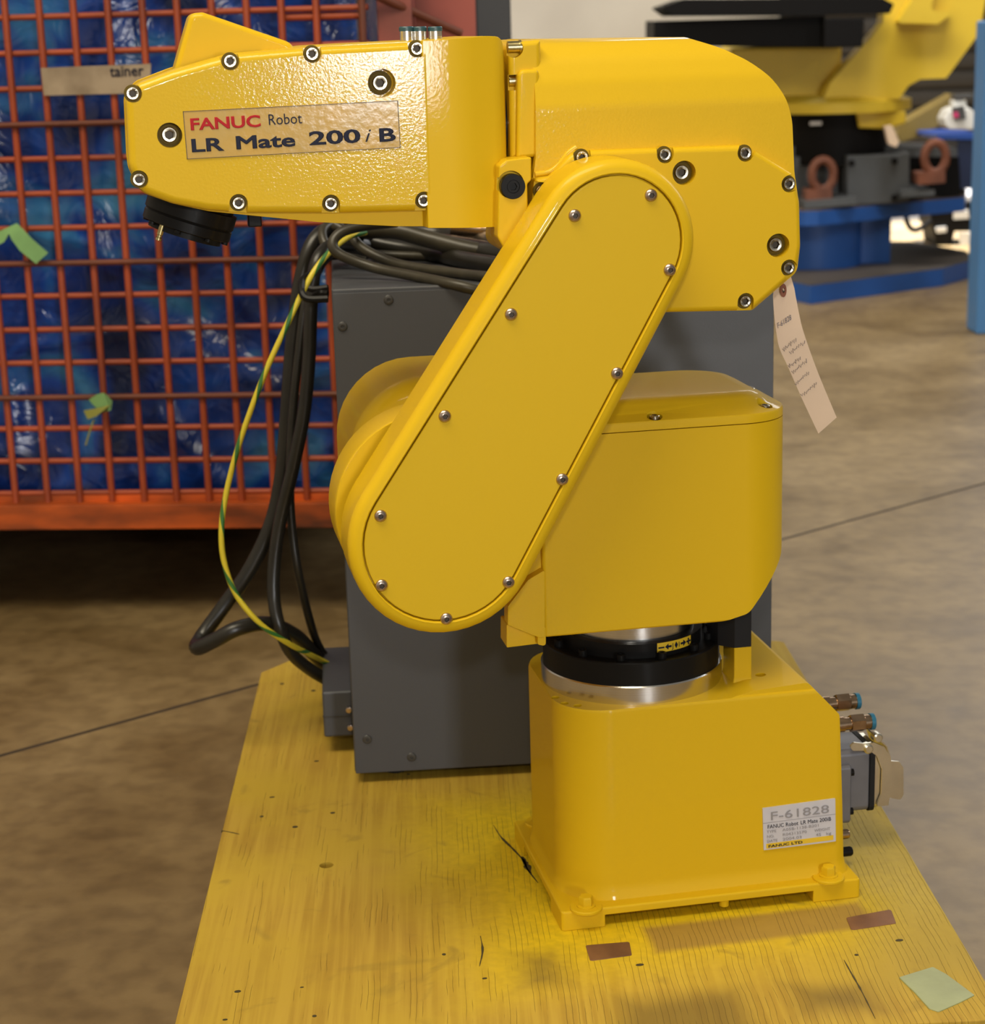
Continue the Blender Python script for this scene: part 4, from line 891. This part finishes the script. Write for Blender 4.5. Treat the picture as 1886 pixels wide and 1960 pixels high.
p = onY(918, 445, .50); mb = MB(); mb.lathe([(0.014, -0.03), (0.014, 0.0), (0.017, 0.001), (0.017, 0.010), (0.013, 0.011), (0.013, 0.02)], p, (1, -0.2, -0.15), 20)
gland = build(mb, 'cable_gland', M['brass']); tag(gland, 'round brown metal cable gland above the cabinet behind the forearm', 'cable gland')

# ------------------------------------------------------------------ orange wire-mesh crate with blue film
MA = radians(-15.5); mu = Vector((cos(MA), sin(MA), 0)); mn = Vector((-sin(MA), cos(MA), 0)); M0 = Vector((-0.24496, 1.27095, 0))
MP = lambda u, d, z: M0 + mu * u + mn * d + Vector((0, 0, z))
crate = thing('mesh_crate', 'orange rusty wire mesh crate full of blue film, left background', 'crate', MP(-0.3, 0.4, FZ))
U0, U1, ZT, DP = -0.84, 0.2306, 1.02, 0.75
def bar(a, b2, r, name, m, seg=8):
    mb = MB(); mb.tube([a, (Vector(a) + Vector(b2)) / 2, b2], r, seg); return build(mb, name, m, crate, ang=50)
k = 0; u = -0.2620 - 0.048 * 12
while u < U1 - 0.02:
    bar(MP(u, 0, 0.045), MP(u, 0, ZT), 0.0051, 'upright_wire', M['orange']); u += 0.0480
z = 0.0635; k = 0
while z < ZT:
    thick = (k % 4 == 3)
    bar(MP(U0, -0.0075 if thick else 0.006, z), MP(U1 + 0.01, -0.0075 if thick else 0.006, z), 0.0043, 'cross_wire', M['brownwire'] if thick else M['orange']); z += 0.0482; k += 1
bar(MP(0.125, 0.012, 0.728), MP(U1, 0.012, 0.728), 0.0055, 'cross_wire', M['orange'])
X3 = (mu, mn, Vector((0, 0, 1)))
mb = MB(); mb.box(MP((U0 + U1) / 2, 0.0, 0.033), ((U1 - U0) / 2 + 0.02, 0.020, 0.0185), X3); mb.box(MP((U0 + U1) / 2, 0.006, 0.056), ((U1 - U0) / 2 + 0.02, 0.003, 0.006), X3)
build(mb, 'bottom_rail', M['orange_rail'], crate, bevel=0.002, seg=2)
mb = MB(); mb.box(MP((U0 + U1) / 2, DP / 2, 0.030), ((U1 - U0) / 2, DP / 2, 0.012), X3); build(mb, 'crate_deck', M['brownwire'], crate)
for uu in (U0 + 0.02, U1 + 0.045):
    for dd in (0.03, DP):
        mb = MB(); mb.box(MP(uu, dd, (FZ + 1.05) / 2), (0.024, 0.022, (1.05 - FZ) / 2), X3); build(mb, 'corner_post', M['orange_rail'] if dd > 0.1 else M['faded_red'], crate, bevel=0.003, seg=2)
mb = MB(); mb.box(MP(U1 + 0.098, 0.10, 0.47), (0.050, 0.006, 0.58), X3); build(mb, 'side_panel', M['faded_red'], crate, bevel=0.002)
bar(MP(U1 + 0.005, -0.02, 0.05), MP(U1 + 0.005, -0.02, ZT), 0.005, 'latch_rod', M['brownwire'])
bar(MP(U1 + 0.01, -0.02, 0.76), MP(U1 + 0.13, 0.06, 0.70), 0.006, 'latch_chain', M['brownwire'])
mb = MB(); mb.box(MP((U0 + U1) / 2, DP + 0.035, (FZ + 1.0) / 2), ((U1 - U0) / 2, 0.006, (1.0 - FZ) / 2), X3); build(mb, 'light_block_back', M['brownwire'], crate)  # unseen board added to keep the space under the crate dark
mb = MB(); mb.box(MP(U0 - 0.01, DP / 2, (FZ + 1.0) / 2), (0.006, DP / 2, (1.0 - FZ) / 2), X3); build(mb, 'light_block_end', M['brownwire'], crate)  # added too, blocks light coming under the crate from its left end
# film
mb = MB(); nu, nzv = 110, 130; vs = []
for i in range(nu + 1):
    for j in range(nzv + 1):
        u = U0 + 0.02 + (U1 - 0.015 - U0 - 0.02) * i / nu; z = 0.05 + (ZT - 0.07) * j / nzv
        p = Vector((u * 1.0, z * 0.7, 0.3)); q2 = p + noise.noise_vector(p * 3.0) * 0.22
        d = noise.noise(q2 * 5.0) * 0.030 + (1 - abs(noise.noise(q2 * 7.0))) ** 4 * 0.014 + noise.noise(q2 * 16) * 0.004
        vs.append(MP(u, 0.055 - d * 1.0, z))
fs_ = [(i * (nzv + 1) + j, (i + 1) * (nzv + 1) + j, (i + 1) * (nzv + 1) + j + 1, i * (nzv + 1) + j + 1) for i in range(nu) for j in range(nzv)]
vb = [MP(U0 + 0.02, 0.6, 0.05), MP(U1 - 0.015, 0.6, 0.05), MP(U1 - 0.015, 0.6, ZT - 0.02), MP(U0 + 0.02, 0.6, ZT - 0.02)]
o0 = len(vs); vs += vb; A0, B0, C0, D0 = 0, nu * (nzv + 1), nu * (nzv + 1) + nzv, nzv
rowA = [i * (nzv + 1) for i in range(nu + 1)]; rowT = [i * (nzv + 1) + nzv for i in range(nu + 1)]; cL = list(range(nzv + 1)); cR = [nu * (nzv + 1) + j for j in range(nzv + 1)]
fs_ += [(o0, o0 + 3, o0 + 2, o0 + 1), tuple([o0, o0 + 1] + rowA[::-1]), tuple(rowT + [o0 + 2, o0 + 3]), tuple(cL + [o0 + 3, o0]), tuple(cR[::-1] + [o0 + 1, o0 + 2])]
mb.add(vs, fs_); film = build(mb, 'plastic_film', M['wrap'], ang=60)
tag(film, 'crumpled blue plastic film packed inside the orange mesh crate', 'plastic film')
# sticker tied to the mesh
def onM(x, y, d):
    r_ = ray(x, y); t = (MP(0, d, 0) - CAM).dot(mn) / r_.dot(mn); return CAM + r_ * t
sq = [onM(*c, -0.010) for c in ((78, 130), (289, 122), (286, 178), (84, 183))]
mb = MB(); mb.loft([[p + mn * d for p in sq] for d in (0, 0.0015)]); stk = build(mb, 'paper_sticker', M['sticker'])
tag(stk, 'worn beige paper label strip on the orange mesh, half hidden by the forearm', 'label')
text('tainer', 'lettering', 0.021, onM(211, 147, -0.0108), sq[1] - sq[0], Vector((0, 0, 1)), M['ink'], stk, bold=0.015, depth=0.0002, fit=(onM(276, 143, -0.0108) - onM(211, 147, -0.0108)).length)
text('~ - -', 'lettering', 0.012, onM(98, 162, -0.0108), sq[1] - sq[0], Vector((0, 0, 1)), M['ink'], stk) if 0 else None
# ribbons
def mesh_ribbon(pairs, name, m, par=None, dep=-0.012):
    rings = []
    for a, b2, dd in pairs:
        p, q2 = onM(*a, dep + dd), onM(*b2, dep + dd); rings.append([p, q2, q2 + mn * 0.001, p + mn * 0.001])
    return build(MB().loft(rings), name, m, par, ang=50)
r1 = mesh_ribbon([((-20, 450), (-14, 475), 0), ((5, 440), (8, 463), -0.006), ((32, 427), (17, 447), -0.012), ((45, 440), (22, 458), -0.016), ((62, 458), (38, 480), -0.014), ((92, 484), (69, 505), -0.010)], 'marker_ribbon', M['green'])
tag(r1, 'green ribbon with folded flat end on the mesh at the left edge', 'ribbon', 'green ribbons tied to the mesh')
r2 = thing('marker_ribbon', 'knotted green ribbon on the lower mesh with a dangling thread', 'ribbon', onM(190, 770, -0.012), 'green ribbons tied to the mesh')
mesh_ribbon([((170, 765), (178, 775), 0.0), ((185, 755), (195, 790), -0.010), ((198, 752), (212, 785), -0.014), ((205, 757), (215, 768), -0.004)], 'ribbon_knot', M['green'], r2)
mesh_ribbon([((205, 785), (212, 775), -0.014), ((182, 782), (184, 797), -0.016), ((160, 786), (168, 803), -0.010)], 'ribbon_tail', M['olive'], r2)
mb = MB(); mb.tube([onM(180, 803, -0.02), onM(172, 825, -0.02), onM(164, 852, -0.02)], 0.0012, 6); build(mb, 'thread', M['olive'], r2)

# ------------------------------------------------------------------ dark steel column behind the crate
def gprism(px, G, depth, rad=0.002, bias=0.0, mb=None):
    """outline seen in the plane G metres ahead, given real depth away from the viewer"""
    mb = mb or MB(); pts = []
    for c in px:
        p = onG(*c, G) - CAM; pts.append((p.dot(HR), p.z + CAM.z))
    ro_ = rpoly(pts, rad, 0, 4)
    return mb.loft([[wp(p.x, p.y, G + d) for p in ro_] for d in (0, depth)])
a = (onG(858, 60, 3.3) - CAM).dot(HR); b2 = (onG(898, 60, 3.3) - CAM).dot(HR); c_ = (onG(979, 60, 3.3) - CAM).dot(HR)
colm = thing('steel_column', 'dark grey steel column between the crate and cream wall', 'column', wp((a + c_) / 2, FZ, 3.4))
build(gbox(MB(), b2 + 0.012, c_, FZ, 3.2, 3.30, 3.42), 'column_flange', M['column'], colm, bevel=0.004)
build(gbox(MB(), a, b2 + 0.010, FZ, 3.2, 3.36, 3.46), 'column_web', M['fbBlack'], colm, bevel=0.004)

# ------------------------------------------------------------------ second robot on its blue stand, far right
stand = thing('robot_stand', 'blue steel pedestal stand with wide base plate under the distant robot', 'stand', onZ(1620, 520, FZ))
zp = -0.072
pts = [onZ(*c, zp) for c in ((1552, 546), (1806, 513), (1862, 497), (1850, 480), (1745, 462), (1560, 462), (1400, 490), (1400, 530), (1526, 541))]
build(rprism([(p.x, p.y) for p in pts], 0.005, [(0, FZ + 0.001), (0, zp - 0.002)], 'XY', 2), 'base_plate', M['fbBlue'], stand)
build(rprism([(p.x, p.y) for p in pts], 0.005, [(0.001, zp - 0.002), (0.001, zp)], 'XY', 2), 'plate_top', M['fbDarkTop'], stand)
G1 = 6.15
cx_ = [(onG(x, 470, G1) - CAM).dot(HR) for x in (1470, 1660, 1712)]
zc0 = 0.085
mb = MB(); pc = wp((cx_[0] + cx_[1]) / 2, 0, G1 + 0.1); mb.lathe([((cx_[1] - cx_[0]) / 2, zp), ((cx_[1] - cx_[0]) / 2, zc0)], (pc.x, pc.y, 0), seg=32); build(mb, 'stand_column', M['fbBlue'], stand)
build(gbox(MB(), cx_[1] - 0.03, cx_[2], zp, zc0, G1 + 0.05, G1 + 0.35), 'gusset', M['fbBlue'], stand, bevel=0.004)
ztp = 0.125
pts = [onZ(*c, ztp) for c in ((1567, 403), (1848, 377), (1850, 362), (1700, 350), (1480, 360), (1440, 398), (1540, 404))]
build(rprism([(p.x, p.y) for p in pts], 0.004, [(0, ztp - 0.046), (0, ztp - 0.001)], 'XY', 2), 'top_plate', M['fbBlue'], stand)
build(rprism([(p.x, p.y) for p in pts], 0.004, [(0.0015, ztp - 0.001), (0.0015, ztp + 0.001)], 'XY', 2), 'plate_top', M['fbTop'], stand)
far = thing('industrial_robot', 'large blurred yellow robot with black box on the blue stand, upper right', 'robot arm', onZ(1640, 390, ztp))
G2 = 6.1
build(gprism([(1622, 298), (1720, 296), (1742, 290), (1742, 385), (1700, 390), (1622, 393)], G2, 0.4, 0.004), 'base_casting', M['fbGrey'], far, bevel=0.006)
build(gprism([(1500, 280), (1620, 280), (1740, 282), (1832, 284), (1834, 300), (1500, 302)], G2 + 0.12, 0.3, 0.004), 'base_flange', M['fbGrey'], far, bevel=0.006)
build(gprism([(1500, 300), (1600, 300), (1606, 380), (1500, 388)], G2 + 0.1, 0.25, 0.004), 'base_wing', M['fbGrey'], far)
build(gprism([(1740, 300), (1836, 300), (1840, 375), (1740, 380)], G2 + 0.2, 0.2, 0.004), 'base_wing', M['fbBlack'], far)
build(gprism([(1540, 385), (1640, 377), (1640, 392), (1540, 400)], G2 - 0.08, 0.3, 0.003), 'base_foot', M['fbGrey'], far)
build(gprism([(1725, 365), (1790, 363), (1790, 374), (1725, 378)], G2 - 0.05, 0.3, 0.003), 'base_foot', M['fbGrey'], far)
for px in ((1630, 312), (1712, 308), (1630, 386), (1712, 378)):
    p = onG(*px, G2 - 0.002); mb = MB(); mb.lathe([(0.010, 0), (0.010, 0.012)], p, -HF, 12); build(mb, 'base_bolt', M['fbBlack'], far)
def lug(cx, cy, w_, h_):
    mb = gprism([(cx - w_, cy + h_), (cx - w_, cy + h_ * .45), (cx + w_ * .9, cy + h_ * .35), (cx + w_ * .9, cy + h_ * .9)], G2 - 0.06, 0.08, 0.004)
    rr = []; c = onG(cx + w_ * 0.2, cy - h_ * 0.25, G2 - 0.04)
    for k in range(17):
        t = 2 * pi * k / 16; rr.append(c + HR * (0.034 * cos(t)) + Vector((0, 0, 0.046 * sin(t))))
    mb.tube(rr, 0.014, 8)
    build(mb, 'lifting_lug', M['fbRust'], far)
lug(1570, 345, 26, 42); lug(1785, 312, 28, 42)
mb = MB(); p = onG(1600, 270, G2 + 0.2); zt_ = onG(1600, 205, G2 + 0.2).z; mb.lathe([(0.165, 0.25), (0.165, zt_ + 0.01)], (p.x, p.y, 0), seg=40); build(mb, 'swivel_column', M['fbBlack'], far)
build(gprism([(1640, 215), (1735, 213), (1735, 236), (1700, 247), (1645, 245)], G2 + 0.02, 0.12, 0.006), 'swivel_lug', M['fbYel'], far, bevel=0.008)
mb = MB(); zb_ = onG(1600, 212, G2 + 0.15).z; za_ = onG(1600, 192, G2 + 0.15).z; pc = onG(1590, 200, G2 + 0.2)
mb.lathe([(0.255, zb_), (0.255, za_), (0.19, za_ + 0.02)], (pc.x, pc.y, 0), seg=48); build(mb, 'swivel_disc', M['fbYel'], far)
build(gprism([(1400, 92), (1612, 86), (1612, 150), (1590, 192), (1400, 192)], G2 + 0.12, 0.3, 0.01), 'shoulder_body', M['fbYel'], far, bevel=0.01)
build(gprism([(1575, 192), (1590, 158), (1668, 70), (1690, 45), (1700, -60), (1900, -90), (1886, 8), (1876, 62), (1812, 150), (1762, 152), (1740, 164), (1722, 190)], G2 + 0.0, 0.09, 0.008), 'side_plate', M['fbYel'], far, bevel=0.006)
build(gprism([(1720, 44), (1770, -40), (1800, -40), (1784, 10), (1786, 20), (1830, 22), (1795, 46)], G2 - 0.06, 0.06, 0.004), 'plate_rib', M['fbYel'], far)
build(gprism([(1252, 40), (1580, 30), (1580, 92), (1252, 88)], G2 - 0.15, 0.3, 0.004), 'balancer_box', M['fbBlack'], far, bevel=0.006)
build(gprism([(1578, 34), (1656, 34), (1652, 90), (1578, 92)], G2 - 0.20, 0.3, 0.004), 'end_block', M['fbBlack'], far, bevel=0.006)
build(gprism([(1266, 14), (1310, -2), (1690, -4), (1712, 8), (1704, 26), (1560, 30), (1290, 31), (1280, 24)], G2 - 0.2, 0.36, 0.004), 'cover_plate', M['fbBlack'], far, bevel=0.004)
mb = MB(); p = onG(1562, 236, G2 + 0.03); mb.box(p, (0.018, 0.004, 0.005), (HR, HF, Vector((0, 0, 1)))); build(mb, 'small_badge', M['white'], far)
mb = gprism([(1694, 242), (1708, 240), (1722, 272), (1716, 282), (1702, 276)], G2 - 0.08, 0.03, 0.003); build(mb, 'paper_slip', M['tagpaper'], far)
# yellow beam and white jug
bm_ = build(gprism([(1718, 258), (1722, 240), (1826, 180), (1850, 186), (1850, 214), (1760, 262), (1724, 274)], 6.7, 0.12, 0.004), 'steel_beam', M['beam'], bevel=0.004)
tag(bm_, 'faded yellow steel beam slanting up behind the distant robot base', 'beam')
jug = thing('plastic_jug', 'white plastic jug with dark pink-marked label at the right edge', 'jug', onG(1838, 248, 5.9))
build(gprism([(1808, 228), (1816, 212), (1828, 206), (1856, 206), (1868, 216), (1872, 238), (1862, 249), (1818, 248), (1810, 240)], 5.9, 0.10, 0.006), 'jug_body', M['white'], jug, bevel=0.012)
build(gprism([(1825, 192), (1850, 190), (1852, 206), (1825, 208)], 5.93, 0.05, 0.004), 'jug_neck', M['white'], jug, bevel=0.004)
build(gprism([(1828, 182), (1866, 180), (1866, 188), (1828, 190)], 5.92, 0.06, 0.004), 'jug_handle', M['column'], jug, bevel=0.003)
jl = build(gprism([(1824, 206), (1846, 203), (1850, 228), (1828, 230)], 5.885, 0.012, 0.002), 'jug_label', M['column'], jug)
build(gprism([(1825, 216), (1834, 214), (1836, 224), (1827, 226)], 5.880, 0.006, 0.002), 'label_mark', M['pink'], jl)
rl = thing('blue_bench', 'dark blue bench end with bright blue rail under the white jug', 'bench', wp((onG(1840, 300, 6.4) - CAM).dot(HR), FZ, 6.4))
build(gprism([(1794, 258), (1870, 254), (1880, 260), (1880, 268), (1794, 267)], 6.4, 0.3, 0.003), 'bench_rail', mat('bright_blue_rail', (0.02, 0.10, 0.52), 0.4), rl, bevel=0.003)
x0 = (onG(1836, 300, 6.4) - CAM).dot(HR); zt2 = onG(1850, 268, 6.4).z
build(gbox(MB(), x0, x0 + 0.16, onG(1850, 362, 6.4).z, zt2, 6.42, 6.7), 'bench_panel', mat('navy_panel', (0.008, 0.022, 0.085), 0.5), rl)
build(gbox(MB(), x0 + 0.10, x0 + 0.14, FZ, onG(1850, 362, 6.4).z + 0.01, 6.45, 6.5), 'bench_leg', M['fbBlack'], rl)
# black pump and hose in front of the bright door gap
pump = thing('floor_pump', 'black machine with a drooping hose in front of the bright door gap', 'machine', wp((onG(1815, 470, 7.2) - CAM).dot(HR), FZ, 7.2))
build(gprism([(1782, 392), (1860, 385), (1860, 443), (1828, 443), (1818, 492), (1795, 492), (1788, 440), (1782, 430)], 7.15, 0.2, 0.003), 'pump_body', M['fbBlack'], pump, bevel=0.006)
x0 = (onG(1800, 470, 7.2) - CAM).dot(HR); build(gbox(MB(), x0 - 0.03, x0 + 0.10, FZ, onG(1800, 488, 7.2).z, 7.16, 7.32), 'pump_foot', M['fbBlack'], pump)
mb = MB(); mb.tube(spline([onG(x, y, 7.1) for x, y in ((1734, 380), (1735, 415), (1740, 432), (1750, 440), (1764, 436), (1784, 422))], 6), 0.010, 8); build(mb, 'hose', M['fbBlack'], pump)
for q3 in ([(1826, 405), (1854, 402), (1856, 418), (1826, 420)], [(1792, 436), (1812, 434), (1812, 444), (1794, 446)], [(1836, 446), (1862, 444), (1862, 498), (1842, 500)]):
    build(gprism(q3, 7.14, 0.008, 0.002), 'white_sticker', M['white'], pump)
# blue post at the right edge
a = (onG(1879, 350, 5.09) - CAM).dot(HR)
post = build(gbox(MB(), a, a + 0.11, FZ, onG(1880, 40, 5.09).z, 5.09, 5.2), 'blue_post', M['postBlue'], bevel=0.006)
tag(post, 'light blue square steel post standing at the right edge', 'post')
